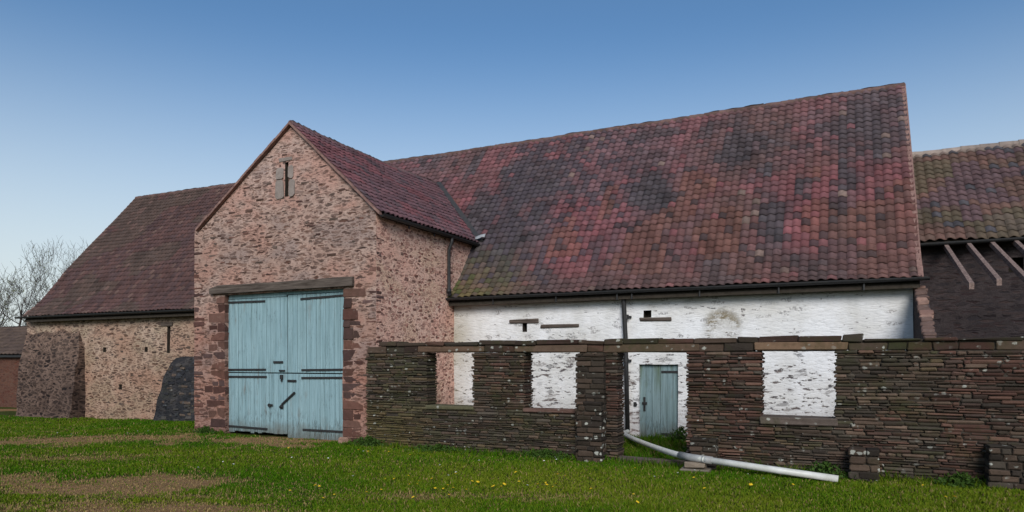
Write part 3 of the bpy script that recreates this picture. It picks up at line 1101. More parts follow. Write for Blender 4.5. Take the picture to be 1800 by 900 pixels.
# porch roof
nosag = lambda x, y, v: .02 * mn.noise(Vector((y * .6, v * 2, 5))) - .05 * v * math.sin(math.pi * min(1, max(0, (y - YP) / 6)))
YPF = YP - .05
yend = roofy(ZPR) + .1
# eaves continue the gable slope a little beyond the walls
ov = .14
sr = (ZPR - ZPE) / (P2 - PM); sl_ = (ZPR - ZPL) / (PM - P1)
er = Vector((P2 + ov, 0, ZPE - ov * sr + .06)); el = Vector((P1 + .14, 0, ZPL + .14 * sl_ + .06)); rp = Vector((PM, 0, ZPR + .06))
mb = MB()
above = lambda c: c.y < roofy(c.z) + .28
tile_roof(mb, (er.x, YPF, er.z), Y_, rp - er, yend - YPF, 17, nosag, 90, 'porch', above)
tile_roof(mb, (el.x, YPF, el.z), Y_, rp - el, yend - YPF, 17, nosag, 95, 'porch', above)
proof = mb.build('porch_roof', M['tile'], BARN, True)
mb = MB()
for e in (er, el):
    yl = roofy(e.z) + .1
    q = [Vector((e.x, YPF + .08, e.z - .03)), Vector((e.x, yl, e.z - .03)), Vector((PM, yend, ZPR + .03)), Vector((PM, YPF + .08, ZPR + .03))]
    lo = [p - Vector((0, 0, .08)) for p in q]
    mb.add(q + lo, [(0, 1, 2, 3), (7, 6, 5, 4), (0, 4, 5, 1), (1, 5, 6, 2), (2, 6, 7, 3), (3, 7, 4, 0)])
mb.build('roof_boarding', M['joint'], proof)
mb = MB(); ridge_row(mb, (PM, YPF, ZPR + .07), (PM, yend, ZPR + .07), nosag, .09, .4, S(112, 90, 88)); mb.build('ridge_tiles', M['tile'], proof)
for e in (er, el):
    mb = MB()
    d = rp - e
    for j in range(14):
        a = Vector((e.x, YPF - .05, e.z)) + d * (j / 14) + Vector((0, random.uniform(-.008, .008), random.uniform(-.006, .006)))
        mb.obox(a + Vector((0, 0, -.045)), (0, .12, 0), d / 14 * .985, (0, 0, .065))
    mb.build('verge', M['verge'], proof)
# valley between porch roof and main roof
for e in (er, el):
    mb = MB()
    p0 = Vector((e.x, roofy(e.z), e.z)); p1 = Vector((PM, roofy(ZPR + .06), ZPR + .06))
    dv = p1 - p0
    sgn = 1 if e is er else -1
    mb.obox(p0 + Vector((-.02 * sgn, 0, .05)), dv, Vector((.17 * sgn, .0, -.0)), Vector((0, -.03, .05)))
    mb.build('valley_lining', M['valley'], proof)

# gutters and pipes
gp = [(.0, .0), (.0, .02)] + [(.07 - .07 * math.cos(math.pi * (1 - k / 8)) * -1 - .0, 0) for k in ()]
prof = []
for k in range(9):
    an = math.pi * (1 + k / 8); prof.append((.068 + .068 * math.cos(an), .068 * math.sin(an)))
for k in range(9):
    an = math.pi * (2 - k / 8); prof.append((.068 + .058 * math.cos(an), .058 * math.sin(an)))


def gutter(a, b, out, par, brackets=(), hang=.14):
    mb = MB(); mb.sweep(prof, a, b, 0, out); g = mb.build('gutter', M['black'], par)
    a, b = Vector(a), Vector(b)
    for t in brackets:
        mb = MB()
        p = a.lerp(b, t) + Vector(out) * .03
        mb.rbox(p + Vector((-.016, -.016, -.07 - hang)), p + Vector((.016, .016, -.02)), .003, .003)
        mb.build('bracket', M['black'], g)
    return g


yg = YE - .02
xa, xb = P2 - .05, XR + .14
fr = lambda x: (x - xa) / (xb - xa)
gut = gutter((xa, yg, ZE - .02), (xb, yg, ZE - .02), -Y_, BARN, [fr(x) for x in (-8.25, -6.5, -4.93, -4.57, -3.0, -1.32, .33)], .15)
gutter((XL - .35, yg, ZE - .02), (P1 + .02, yg, ZE - .02), -Y_, BARN, [.12, .34, .56, .8], .03)
pg = gutter((er.x - .02, YPF + .0, er.z - .03), (er.x - .02, roofy(er.z) - .1, er.z - .03), X_, BARN, [.25, .5], .08)
# wood fascia behind the gutters
mb = MB(); mb.box((P2, yg + .005, ZE - .07), (XR + .1, yg + .03, ZE)); mb.box((XL - .02, yg + .005, ZE - .07), (P1, yg + .03, ZE)); mb.build('fascia', M['black'], BARN)
# downpipe of the porch, emptying on to the long gutter
mb = MB()
mb.tube([(er.x + .05, 16.1, er.z - .06), (er.x + .05, 16.1, er.z - .2), (P2 + .1, 16.1, er.z - .4), (P2 + .1, 16.1, ZE + .16), (P2 + .14, 16.1, ZE + .03)], .045, 10)
mb.tube([(P2 + .1, 16.1, ZE + .22), (P2 + .1, 16.1, ZE + .10)], .07, 10)
mb.build('downpipe', M['black'], BARN, True)
# downpipe on the white wall
px = -4.80
mb = MB()
mb.tube([(px - .03, YB - .2, ZE - .03), (px - .02, YB - .17, ZE - .3), (px + .01, YB - .12, 2.4), (px + .02, YB - .12, 1.9), (px + .06, YB - .12, .22)], .055, 10)
mb.build('downpipe', M['black'], BARN, True)
for zz in (1.9, 2.95):
    mb = MB(); mb.tube([(px + .02, YB - .12, zz - .05), (px + .02, YB - .12, zz + .05)], .068, 10); mb.box((px - .07, YB - .07, zz - .025), (px + .13, YB - .02, zz + .025))
    mb.build('pipe_collar', M['black'], BARN)
# lead patch at the foot of the valley
mb = MB()
c0 = Vector((er.x - .02, roofy(er.z) - .12, er.z + .1))
dv = Vector((.27, .07, .07))
vs = []
for i in range(5):
    for j in range(4):
        p = c0 + dv * (i / 4) + Vector((0, -.025, -.03)) * (j - 1.5) + Vector((0, -.03, .03)) * random.random()
        vs.append(p + Vector((0, 0, .03)))
mb.add(vs, [(i * 4 + j, i * 4 + j + 1, i * 4 + j + 5, i * 4 + j + 4) for i in range(4) for j in range(3)])
ob = mb.build('lead_flashing', M['lead'], BARN, True)
sm = ob.modifiers.new('thick', 'SOLIDIFY'); sm.thickness = .012

# ------------------------------------------------------------------ buttresses: courses of stone on a battered core


def battered(name, x0b, x1b, x0t, x1t, zt, proj, pal, parent, side_left=True, joint_and_shade='joint', yb=YB, hr=(.1, .17), wr=(.14, .42), z0=-.45, topcurve=.0, xside=0.0, mat='stone_butt', gap=.022):
    """battered mass of coursed stone leaning on the wall at y = yb"""
    mb = MB()
    F = lambda z: max(0.0, (z - z0) / (zt - z0))
    prj = lambda z: proj * (1 - F(z)) ** (.8) + .03
    xl = lambda z: x0b + (x0t - x0b) * F(z)
    xr = lambda z: x1b + (x1t - x1b) * F(z)
    zs = np.linspace(z0, zt, 10)
    vs = []; fs = []
    e = .03
    for z in zs:
        p = prj(z) - e - .05 * F(z)
        vs += [(xl(z) + e, yb + .1, z), (xl(z) + e, yb - p, z), (xr(z) - e, yb - p, z), (xr(z) - e, yb + .1, z)]
    for i in range(len(zs) - 1):
        a, b = i * 4, i * 4 + 4
        for k in range(3):
            fs.append((a + k, a + k + 1, b + k + 1, b + k))
    a = (len(zs) - 1) * 4
    fs.append((a, a + 1, a + 2, a + 3))
    mb.add(vs, fs, 1)
    z = z0 + .2
    while z < zt - .04:
        h = random.uniform(*hr); h = min(h, zt - z)
        zc = z + h / 2
        dzp = (prj(z + h) - prj(z)) / h
        up = Vector((0, -dzp, 1)).normalized()
        x = xl(zc) + random.uniform(-.02, .02)
        first = True
        while x < xr(zc) - .05:
            q = random.uniform(*wr)
            if topcurve and z + h > zt - topcurve * abs(mn.noise(Vector((x * 1.3, 4, 1)))) - topcurve * .3 * random.random():
                x += q; continue
            if xr(zc) - x - q < .1: q = xr(zc) - x
            c = Vector(random.choice(pal)) * random.uniform(.75, 1.2)
            mb.stone(Vector((x, yb - prj(z), z)), X_, up, Vector((0, -1, 0)), q - gap, h - gap, .25, random.uniform(-.005, .03), .02, .014, 0, tuple(c))
            x += q
        for (sx, out, ax, on) in ((xl, Vector((-1, 0, 0)), -Y_, side_left), (xr, Vector((1, 0, 0)), Y_, not side_left)):
            if not on: continue
            y = yb if sx is xl else yb - prj(zc)
            end = prj(zc)
            t = 0.03
            while t < end - .03 + (xside):
                q = random.uniform(*wr)
                if end + xside - t - q < .1: q = end + xside - t
                c = Vector(random.choice(pal)) * random.uniform(.7, 1.1)
                yy0 = yb + xside - t if sx is xl else yb - prj(zc) + t
                mb.stone(Vector((sx(zc) , yy0, z)), ax, Z_, out, q - gap, h - gap, .2, random.uniform(0, .02), .02, .012, 0, tuple(c))
                t += q
        z += h
    return mb.build(name, [M[mat], M[joint_and_shade]], parent)


B1 = [S(80, 60, 54), S(96, 68, 58), S(70, 56, 52), S(62, 52, 50), S(110, 80, 68), S(56, 48, 48)]
B2 = [S(60, 56, 56), S(50, 50, 54), S(70, 62, 60), S(44, 44, 48), S(64, 66, 70)]
M['butt'] = rubble_mat('buttress_rubble', S(150, 124, 108), S(134, 112, 100), [S(44, 38, 37), S(58, 47, 44), S(50, 44, 43), S(40, 37, 39), S(70, 56, 51)], -.3, (3.2, 3.2, 8.5), 44.0, (.5, .5, .52), (S(72, 60, 54), S(108, 88, 76)), None, 1.0)
mb = MB()
ZT = 3.15
bd = lambda p: wdisp(p) + mn.noise_vector(p * 1.7) * .05
prof1 = [(-.5, .62, -.32), (.6, .50, -.26), (1.6, .36, -.16), (2.4, .20, -.06), (2.85, .06, .0), (ZT, -.06, .02)]
for (za, pa, la), (zb, pb, lb) in zip(prof1, prof1[1:]):
    xa0, xb0 = -28.75 - la, -28.75 - lb
    xra = -25.2 - max(0, za - 2.3) * .5; xrb = -25.2 - max(0, zb - 2.3) * .5
    mb.patch((xa0, YB - pa, za), (xra, YB - pa, za), (xrb, YB - pb, zb), (xb0, YB - pb, zb), .14, 0, bd)
    mb.patch((xra, YB - pa, za), (xra, YB + .1, za), (xrb, YB + .1, zb), (xrb, YB - pb, zb), .14, 0, bd)
    mb.patch((xa0, YB + .1, za), (xa0, YB - pa, za), (xb0, YB - pb, zb), (xb0, YB + .1, zb), .14, 0, bd)
mb.build('buttress', M['butt'], BARN)
M['butt2'] = rubble_mat('slaty_rubble', S(70, 68, 68), S(84, 80, 78), [S(40, 41, 44), S(52, 52, 55), S(46, 47, 47), S(60, 56, 55), S(36, 38, 42)], -.2, (4.2, 4.2, 10), 61.0, (.72, .74, .78), (S(50, 52, 56), S(66, 66, 58)), None, 1.0)
mb = MB()
bd2 = lambda p: wdisp(p) + mn.noise_vector(p * 2.3) * .06
prof2 = [(-.5, .66, -20.85), (.5, .54, -20.68), (1.3, .38, -20.56), (1.85, .22, -20.46), (2.02, .06, -20.4), (2.1, -.08, -20.3)]
for (za, pa, la), (zb, pb, lb) in zip(prof2, prof2[1:]):
    mb.patch((la, YB - pa, za), (P1 + .3, YB - pa, za), (P1 + .3, YB - pb, zb), (lb, YB - pb, zb), .13, 0, bd2)
    mb.patch((la - .1, YB + .12, za), (la, YB - pa, za), (lb, YB - pb, zb), (lb - .1, YB + .12, zb), .13, 0, bd2)
for i in range(260):
    zz = random.uniform(-.1, 1.9); la = -20.7 + (zz + .1) * .16
    xx = random.uniform(la, P1 - .3); pp = np.interp(zz, [q[0] for q in prof2], [q[1] for q in prof2])
    c = Vector(random.choice([S(78, 74, 72), S(62, 64, 68), S(98, 84, 74), S(50, 50, 54)])) * random.uniform(.7, 1.2)
    pt = Vector((xx, YB - pp, zz))
    mb.stone(pt + bd2(pt), X_, Vector((0, .3, 1)).normalized(), -Y_, random.uniform(.1, .3), random.uniform(.06, .13), .15, random.uniform(.01, .04), .02, .02, 1, tuple(c), .25)
mb.build('buttress', [M['butt2'], M['stone_butt']], BARN)

# the raking stub at the right end of the long wall
mb = MB()
x0, x1 = WX + .01, WX + .22
yb_, yt_ = 14.35, YB
vs = [(x0, yb_, -.3), (x1, yb_, -.3), (x1, yt_, -.3), (x0, yt_, -.3), (x0, yb_, 2.18), (x1, yb_, 2.18), (x1, yt_ - .05, 3.42), (x0, yt_ - .05, 3.42), (x0, yt_, 3.42), (x1, yt_, 3.42)]
mb.add(vs, [(0, 1, 5, 4), (4, 5, 6, 7), (7, 6, 9, 8), (3, 0, 4, 7, 8), (1, 2, 9, 6, 5), (2, 3, 8, 9)])
rs = mb.build('raking_wall', M['dark_rubble'], BARN)
mb = MB()
N = 17
for i in range(N):
    a = Vector((x0 - .0, yb_ + (yt_ - .05 - yb_) * i / N, 2.18 + 1.24 * i / N)); d = Vector((0, (yt_ - .05 - yb_) / N, 1.24 / N))
    c = Vector(random.choice([S(158, 126, 112), S(136, 106, 96), S(118, 96, 88)])) * random.uniform(.85, 1.1)
    nrm = Vector((0, -1.24, 2.15)).normalized()
    mb.stone(a + nrm * .012, X_, d.normalized(), nrm, x1 - x0 + random.uniform(-.03, .03), d.length - .02, .05, random.uniform(.0, .035), .015, .016, 0, tuple(c), .15)
mb.build('raking_cap', M['stone_red'], rs)

# ------------------------------------------------------------------ outbuilding at the right
OUT = tag(empty('tiled_outbuilding', (5, 19, 0)), 'lower dark stone range with mottled pantile roof and bare rafters, right of the barn', 'building')
OX0, OX1 = 1.40, 9.5
OYW, OYE, OZE = 18.2, 17.92, 4.50
OYR, OZR = 20.98, 7.24
mb = MB()
wall_rect(mb, (OX0, OYW, 0), X_, OX1 - OX0, -.4, OZE + .1, [(3.15 - OX0, 3.42 - OX0, 3.78, 4.1, .3, 1)], -Y_, step=.2)
mb.patch((OX1, OYW, -.4), (OX1, 23.8, -.4), (OX1, 23.8, OZE), (OX1, OYW, OZE), .4, 0, None)
mb.patch((OX1, OYW, OZE), (OX1, 23.8, OZE), (OX1, OYR + .01, OZR - .1), (OX1, OYR, OZR - .1), .4, 0, None)
mb.patch((OX1, 23.8, -.4), (OX0, 23.8, -.4), (OX0, 23.8, OZE), (OX1, 23.8, OZE), .4, 0, None)
mb.build('rubble_wall', [M['dark_rubble'], M['joint'], M['joint'], M['joint']], OUT)
osl = Vector((0, OYR - OYE, OZR - OZE))
osag = lambda x, y, v: .04 * mn.noise(Vector((x * .8, v * 2, 9))) + .02 * (x - 1.4) * 0
mb = MB()
tile_roof(mb, (OX0, OYE, OZE), X_, osl, OX1 - OX0 + .1, 18, osag, 120, 'shed')
tile_roof(mb, (OX0, 2 * OYR - OYE, OZE), X_, Vector((0, OYE - OYR, OZR - OZE)), OX1 - OX0 + .1, 14, osag, 125, 'shed', cw=.5)
orf = mb.build('roof', M['tile'], OUT, True)
mb = MB()
for ye in (OYE, 2 * OYR - OYE):
    q = [Vector((OX0, ye, OZE - .03)), Vector((OX1, ye, OZE - .03)), Vector((OX1, OYR, OZR - .05)), Vector((OX0, OYR, OZR - .05))]
    lo = [p - Vector((0, 0, .07)) for p in q]
    mb.add(q + lo, [(0, 1, 2, 3), (7, 6, 5, 4), (0, 4, 5, 1), (1, 5, 6, 2), (3, 2, 6, 7), (3, 7, 4, 0)])
mb.build('roof_boarding', M['joint'], orf)
mb = MB(); ridge_row(mb, (OX0, OYR, OZR), (OX1, OYR, OZR), osag, .12, .4, S(158, 142, 132)); mb.build('ridge_tiles', M['tile'], orf)
mb = MB(); mb.sweep(prof, (OX0, OYE - .02, OZE - .03), (OX1, OYE - .02, OZE - .03), 0, -Y_); mb.build('gutter', M['black'], OUT)
for i in range(8):
    x = 1.92 + i * .42
    a = Vector((x, OYW + .1, 4.47)); b = Vector((x + random.uniform(-.03, .03), 14.45 + random.uniform(-.08, .08), 3.16 + random.uniform(-.03, .03)))
    mb = MB(); mb.obox(a, b - a, (.075, 0, 0), (0, 0, .11)); mb.build('rafter', M['rafter'], OUT)

# ------------------------------------------------------------------ ruined wall in front
RW = tag(empty('ruined_wall', (-4, 12.8, 0)), 'roofless dark stone wall with square openings and a doorway, in front of the whitewashed wall', 'wall')
YF, YK = 12.60, 13.03
RX0, RX1 = -9.56, 4.6
OPEN = [(-7.98, -6.90, .95, 2.05), (-5.72, -4.62, .95, 2.05), (-3.82, -2.57, -1, 2.04), (-1.29, -.17, .94, 2.05)]
LP = [S(72, 61, 52), S(62, 54, 46), S(80, 67, 57), S(58, 51, 45), S(70, 63, 55), S(88, 73, 62)]
LPR = [S(80, 58, 50), S(70, 54, 47), S(88, 66, 56), S(64, 52, 46)]
LPG = [S(64, 60, 46), S(58, 54, 42), S(72, 66, 50), S(80, 68, 52)]
mb = MB()


def lcol(x, z):
    n1 = mn.noise(Vector((x * .9, z * .9, 3.3)))
    if -2.6 < x < -1.2 or x > 1.2: pal = LPR if random.random() < .72 else LP
    elif x < -7.8: pal = LPG if random.random() < (.75 if z < 1.0 else .5) else LP
    else: pal = LPR if n1 > .2 and random.random() < .6 else (LPG if n1 < -.2 and random.random() < .45 else LP)
    c = Vector(random.choice(pal)) * random.uniform(.9, 1.7) * (1 + .35 * mn.noise(Vector((x * 2.3, z * 3.0, 7))))
    if x < -8.0 and z < 1.0: c = c.lerp(Vector(S(116, 98, 62)), min(.65, max(0, (-8.0 - x) * .7)) * (1.1 - z))
    return tuple(c)


# core, a little inside the face, as solid blocks round the openings
e = .035
cuts = [RX0 + e]
for (a, b, c, d_) in OPEN:
    cuts += [a - e, b + e]
cuts.append(RX1 - e)
for i in range(0, len(cuts), 2):
    mb.box((cuts[i], YF + e, -.5), (cuts[i + 1], YK - e, 2.06), 1)
for (a, b, c, d_) in OPEN:
    if c > 0: mb.box((a - e, YF + e + .003, -.5), (b + e, YK - e - .003, c - e), 1)
# courses
z = -.2
while z < 2.05:
    h = random.uniform(.034, .07)
    h = min(h, 2.06 - z)
    if h < .03: break
    zc = z + h / 2
    segs = [(RX0, RX1)]
    for (a, b, c, d_) in OPEN:
        if c - .01 < zc < d_:
            ns = []
            for s, t in segs:
                if a > s and b < t: ns += [(s, a), (b, t)]
                else: ns.append((s, t))
            segs = ns
    for s, t in segs:
        x = s + random.uniform(-.012, .02)
        end = t + random.uniform(-.012, .02)
        while x < end - .02:
            q = random.uniform(.08, .34) if random.random() < .75 else random.uniform(.3, .5)
            if end - x - q < .1: q = end - x
            zz = z + .028 * mn.noise(Vector((x * .6, z * .8, 0))) + random.uniform(-.006, .006)
            pr_ = random.uniform(-.018, .024)
            if random.random() < .06: pr_ += .02
            if random.random() > .012:
                mb.stone(Vector((x, YF, zz)), X_, Z_, -Y_, q - random.uniform(.006, .018), h - random.uniform(.004, .012), YK - YF + random.uniform(-.03, 0), pr_, .016, .012, 0, lcol(x, z), .25)
            x += q
    z += h
mb.build('masonry', [M['stone_dark'], M['joint']], RW)


def pier(x0, x1, yf, zt, lich=1.0, z0=-.2, mat='stone_lich'):
    mb = MB()
    e = .03
    mb.box((x0 + e, yf + e, z0 - .2), (x1 - e, YF + .02, zt - e), 1)
    z = z0
    while z < zt - .02:
        h = min(random.uniform(.07, .13), zt - z)
        x = x0 + random.uniform(-.015, .015)
        while x < x1 - .02:
            q = random.uniform(.12, .34)
            if x1 - x - q < .1: q = x1 - x
            c = Vector(random.choice(LP)) * random.uniform(.7, 1.15)
            mb.stone(Vector((x, yf, z)), X_, Z_, -Y_, q - .015, h - .012, YF - yf + .02, random.uniform(-.01, .02), .014, .01, 0, tuple(c))
            x += q
        z += h
    return mb.build('pier', [M[mat], M['joint']], RW)


M['stone_lich'] = stone_mat('lichened_stone', 1.0, .25, .8, True)
pier(-4.52, -4.03, 12.3, 1.15)
pier(-4.62 + .02, -4.03, 12.44, 2.04, 1)
pier(-2.45, -2.0, 12.32, .56)
pier(.04, .48, 12.28, .52)
pier(1.88, 2.42, 12.24, .66)

# lintels, coping and sills
LT = [S(116, 90, 78), S(104, 84, 74), S(126, 100, 84), S(96, 78, 66)]


def slab(name, x0, x1, z0, z1, y0=YF - .02, y1=YK + .01, col=None, jit=.012):
    mb = MB()
    c = Vector(col or random.choice(LT)) * random.uniform(.8, 1.0)
    n = max(1, int((x1 - x0) / .35))
    p0 = Vector((x0, y0, z0)); p1 = Vector((x1, y1, z1))
    mb.rbox(p0, p1, .016, jit, 0, tuple(c))
    return mb.build(name, M['stone_dark'], RW)


slab('lintel', -8.2, -6.62, 2.062, 2.19, col=S(110, 88, 72))
slab('lintel', -5.95, -4.42, 2.062, 2.19, col=S(100, 82, 68))
slab('lintel', -4.1, -2.35, 2.05, 2.20, col=S(98, 80, 66))
slab('lintel', -1.42, .02 , 2.062, 2.197, col=S(124, 100, 80))
mb = MB()
gaps = [(-8.2, -6.62), (-5.95, -4.42), (-4.1, -2.35), (-1.42, .02)]
mb.box((-9.1, YF + .045, 2.075), (RX1 - .05, YK - .045, 2.235), 1)
x = RX0 + .04                                       # flat stones between the lintels
while x < RX1:
    q = random.uniform(.25, .6)
    nxt = min([g[0] for g in gaps if g[0] > x + .01] + [RX1])
    ing = [g for g in gaps if g[0] - .01 <= x < g[1]]
    if ing: x = ing[0][1] + .008; continue
    q = min(q, nxt - x)
    if q > .05:
        c = Vector(random.choice(LP + LPR)) * random.uniform(.7, 1.05)
        mb.rbox((x, YF + random.uniform(-.02, .02), 2.06), (x + q - .012, YK, 2.19 + random.uniform(-.01, .005)), .014, .012, 0, tuple(c))
    x += q
x = -9.2
while x < RX1:                                      # coping
    q = random.uniform(.3, .95)
    c = Vector(random.choice(LP + LPR)) * random.uniform(.75, 1.05)
    t = 2.29 + random.uniform(-.02, .02) if x < .1 else 2.25 + random.uniform(-.02, .012)
    if -4.2 < x < .1: t += .015
    mb.rbox((x, YF + random.uniform(-.05, -.01), 2.2), (x + q - .015, YK + .03, t), .016, .014, 0, tuple(c))
    x += q
mb.build('coping', [M['stone_dark'], M['joint']], RW)
slab('sill', -8.02, -6.86, .88, .955, YF - .03, col=S(96, 92, 70))
slab('sill', -5.76, -4.58, .885, .955, YF - .03, col=S(116, 90, 80))
slab('sill', -1.33, -.13, .83, .945, YF - .04, col=S(104, 92, 84))
mb = MB(); mb.rbox((-3.84, 12.62, -.1), (-2.55, 12.74, .115), .012, .01); mb.build('threshold', M['timber'], RW)

# ------------------------------------------------------------------ white drain pipe and the stones round it
DP = tag(empty('drain_pipe', (-2.3, 12.2, 0)), 'white plastic drain pipe running from the doorway along the grass', 'pipe')
knots = [Vector(p) for p in ((-4.72, 16.38, .20), (-4.66, 15.9, .19), (-4.2, 14.9, .21), (-3.6, 13.8, .23), (-3.0, 12.85, .24), (-2.72, 12.45, .245), (-2.45, 12.18, .245), (-2.15, 12.06, .235))]


def spline(P, n=8):
    out = []
    for i in range(len(P) - 1):
        p0, p1, p2, p3 = P[max(0, i - 1)], P[i], P[i + 1], P[min(len(P) - 1, i + 2)]
        for k in range(n):
            t = k / n
            out.append(.5 * ((2 * p1) + (p2 - p0) * t + (2 * p0 - 5 * p1 + 4 * p2 - p3) * t * t + (3 * p1 - p0 - 3 * p2 + p3) * t ** 3))
    out.append(P[-1])
    return out


mb = MB(); mb.tube(spline(knots), .052, 14); mb.build('pipe', M['pipe'], DP, True)
mb = MB(); mb.tube([(-2.2, 12.075, .237), (-1.2, 11.98, .16), (-.11, 11.88, .08)], .056, 14); mb.build('pipe', M['pipe'], DP, True)
mb = MB(); mb.tube([(-2.62, 12.33, .245), (-2.38, 12.13, .243), (-2.02, 12.055, .225)], .064, 14); mb.build('coupling', M['pipe_grey'], DP, True)
for i, (lb, p, q, c) in enumerate((('flat grey stone on the grass under the coupling of the drain pipe', (-2.55, 11.98, -.02), (-2.06, 12.24, .075), S(128, 118, 104)),
                                   ('upper squared stone wedged under the white drain pipe', (-2.48, 12.02, .078), (-2.14, 12.22, .17), S(140, 126, 110)))):
    mb = MB(); mb.rbox(p, q, .015, .015, 0, c)
    tag(mb.build('stone_block', M['stone_red']), lb, 'stone')
mb = MB(); mb.rbox((-10.44, 12.72, -.02), (-10.2, 12.92, .14), .04, .03, 0, S(150, 120, 104))
tag(mb.build('loose_stone', M['stone_red']), 'small pale loose stone at the right foot of the barn doors', 'stone')

# ------------------------------------------------------------------ brick shed far left
SH = tag(empty('brick_shed', (-42, 21, -.2)), 'low red brick shed with a brown tiled roof at the left edge', 'shed')
mb = MB()
sx0, sx1, sy0, sy1 = -52, -31.6, 18.9, 24.0
mb.patch((sx0, sy0, -.6), (sx1, sy0, -.6), (sx1, sy0, 2.2), (sx0, sy0, 2.2), .4, 0, wdisp)
mb.patch((sx1, sy0, -.6), (sx1, sy1, -.6), (sx1, sy1, 2.2), (sx1, sy0, 2.2), .4, 0, wdisp)
mb.patch((sx1, sy1, -.6), (sx0, sy1, -.6), (sx0, sy1, 2.2), (sx1, sy1, 2.2), .4, 0, None)
mb.patch((sx0, sy1, -.6), (sx0, sy0, -.6), (sx0, sy0, 2.2), (sx0, sy1, 2.2), .4, 0, None)
for X in (sx0, sx1):
    mb.add([(X, sy0, 2.2), (X, sy1, 2.2), (X, (sy0 + sy1) / 2, 3.45)], [(0, 1, 2)])
mb.build('wall', M['brick'], SH)
mb = MB()
for ye in (sy0 - .2, sy1 + .2):
    tile_roof(mb, (sx0, ye, 2.16), X_, Vector((0, (sy0 + sy1) / 2 - ye, 1.42)), sx1 - sx0 + .2, 9, lambda x, y, v: 0, 150, 'brown', cw=.3)
srf = mb.build('roof', M['tile'], SH, True)
mb = MB()
for ye in (sy0 - .2, sy1 + .2):
    ym = (sy0 + sy1) / 2
    q = [Vector((sx0, ye, 2.13)), Vector((sx1 + .15, ye, 2.13)), Vector((sx1 + .15, ym, 3.54)), Vector((sx0, ym, 3.54))]
    lo = [p - Vector((0, 0, .09)) for p in q]
    mb.add(q + lo, [(0, 1, 2, 3), (7, 6, 5, 4), (0, 4, 5, 1), (1, 5, 6, 2), (3, 2, 6, 7), (3, 7, 4, 0)])
mb.build('eave_board', M['black'], srf)

# ------------------------------------------------------------------ trees


def leaf_mat(name, c1, c2):
    m = NT(name)
    isl = m.n('NewGeometry').outputs['Random Per Island']
    return m.done(m.mix(isl, c1, c2), .7, .2)


M['bud'] = leaf_mat('young_leaf', (.10, .13, .04), (.22, .22, .12))
M['hedge'] = leaf_mat('hedge_leaf', (.03, .055, .015), (.08, .12, .03))


def tree(x, y, h, seed, label, leaves=900, spread=1.0, r0=.2):
    rr = random.Random(seed)
    z0 = float(gz(x, y)) - .1
    t = tag(empty('bare_tree', (x, y, z0)), label, 'tree', 'bare trees beyond the brick shed')
    tr = MB(); tw = MB(); tips = []

    def grow(p, d, L, r, lev, mb):
        pts = [p]; rad = [r]
        n = 4 if lev < 3 else 3
        for i in range(n):
            d = (d + Vector((rr.uniform(-1, 1), rr.uniform(-1, 1), rr.uniform(-.5, .9))) * (.16 if lev < 2 else .24)).normalized()
            p = p + d * (L / n); pts.append(p); rad.append(r * (1 - .45 * (i + 1) / n))
        mb.tube(pts, rad, 6 if lev < 2 else (4 if lev < 4 else 3), cap=False)
        if lev >= 3: tips.append((pts, lev))
        if lev >= 6: return
        nk = {0: 5, 1: 4, 2: 4, 3: 3, 4: 3, 5: 2}[lev]
        for k in range(nk):
            f = rr.uniform(.35, 1.0) if k else 1.0
            i = min(n - 1, int(f * n)); q = pts[i].lerp(pts[i + 1], f * n - i) if f < 1 else pts[-1]
            s = Vector((rr.uniform(-1, 1), rr.uniform(-1, 1), rr.uniform(-.35, .8)))
            nd = (d * (.9 if k == 0 else .45) + s * .75 * spread + Vector((0, 0, .22))).normalized()
            grow(q, nd, L * rr.uniform(.55, .8), max(.0085, rad[min(i + 1, n)] * rr.uniform(.5, .75)), lev + 1, tw if lev + 1 >= 2 else tr)
    grow(Vector((x, y, z0)), Vector((rr.uniform(-.08, .08), rr.uniform(-.08, .08), 1)).normalized(), h * .36, r0, 0, tr)
    tr.build('trunk', M['bark'], t)
    for i in range(leaves):
        pts, lev = rr.choice(tips)
        p = rr.choice(pts) + Vector((rr.uniform(-1, 1), rr.uniform(-1, 1), rr.uniform(-1, 1))) * .09
        a = Vector((rr.uniform(-1, 1), rr.uniform(-1, 1), rr.uniform(-1, 1))).normalized(); b = a.cross(Vector((rr.uniform(-1, 1), rr.uniform(-1, 1), rr.uniform(-1, 1)))).normalized()
        s = rr.uniform(.025, .05)
        tw.add([p - a * s, p + b * s * .6, p + a * s, p - b * s * .6], [(0, 1, 2, 3)], 1)
    tw.build('crown', [M['bark'], M['bud']], t)
    return t


def at_depth(px, dep):
    u = (px - 900) / 1235
    p = F2 * dep + R2 * (u * dep)
    return float(p[0]), float(p[1])


tree(-47.9, 25.95, 9.8, 5, 'bare spreading tree at the left edge, lowest boughs above the shed roof', 3200, 1.2, .26)
tree(-48.4, 29.0, 9.8, 12, 'bare tree behind the brick shed, middle of the three', 1800, 1.0, .2)
tree(-51.4, 33.1, 11.0, 23, 'bare tree whose crown shows against the slope of the barn roof', 700, 1.0, .2)
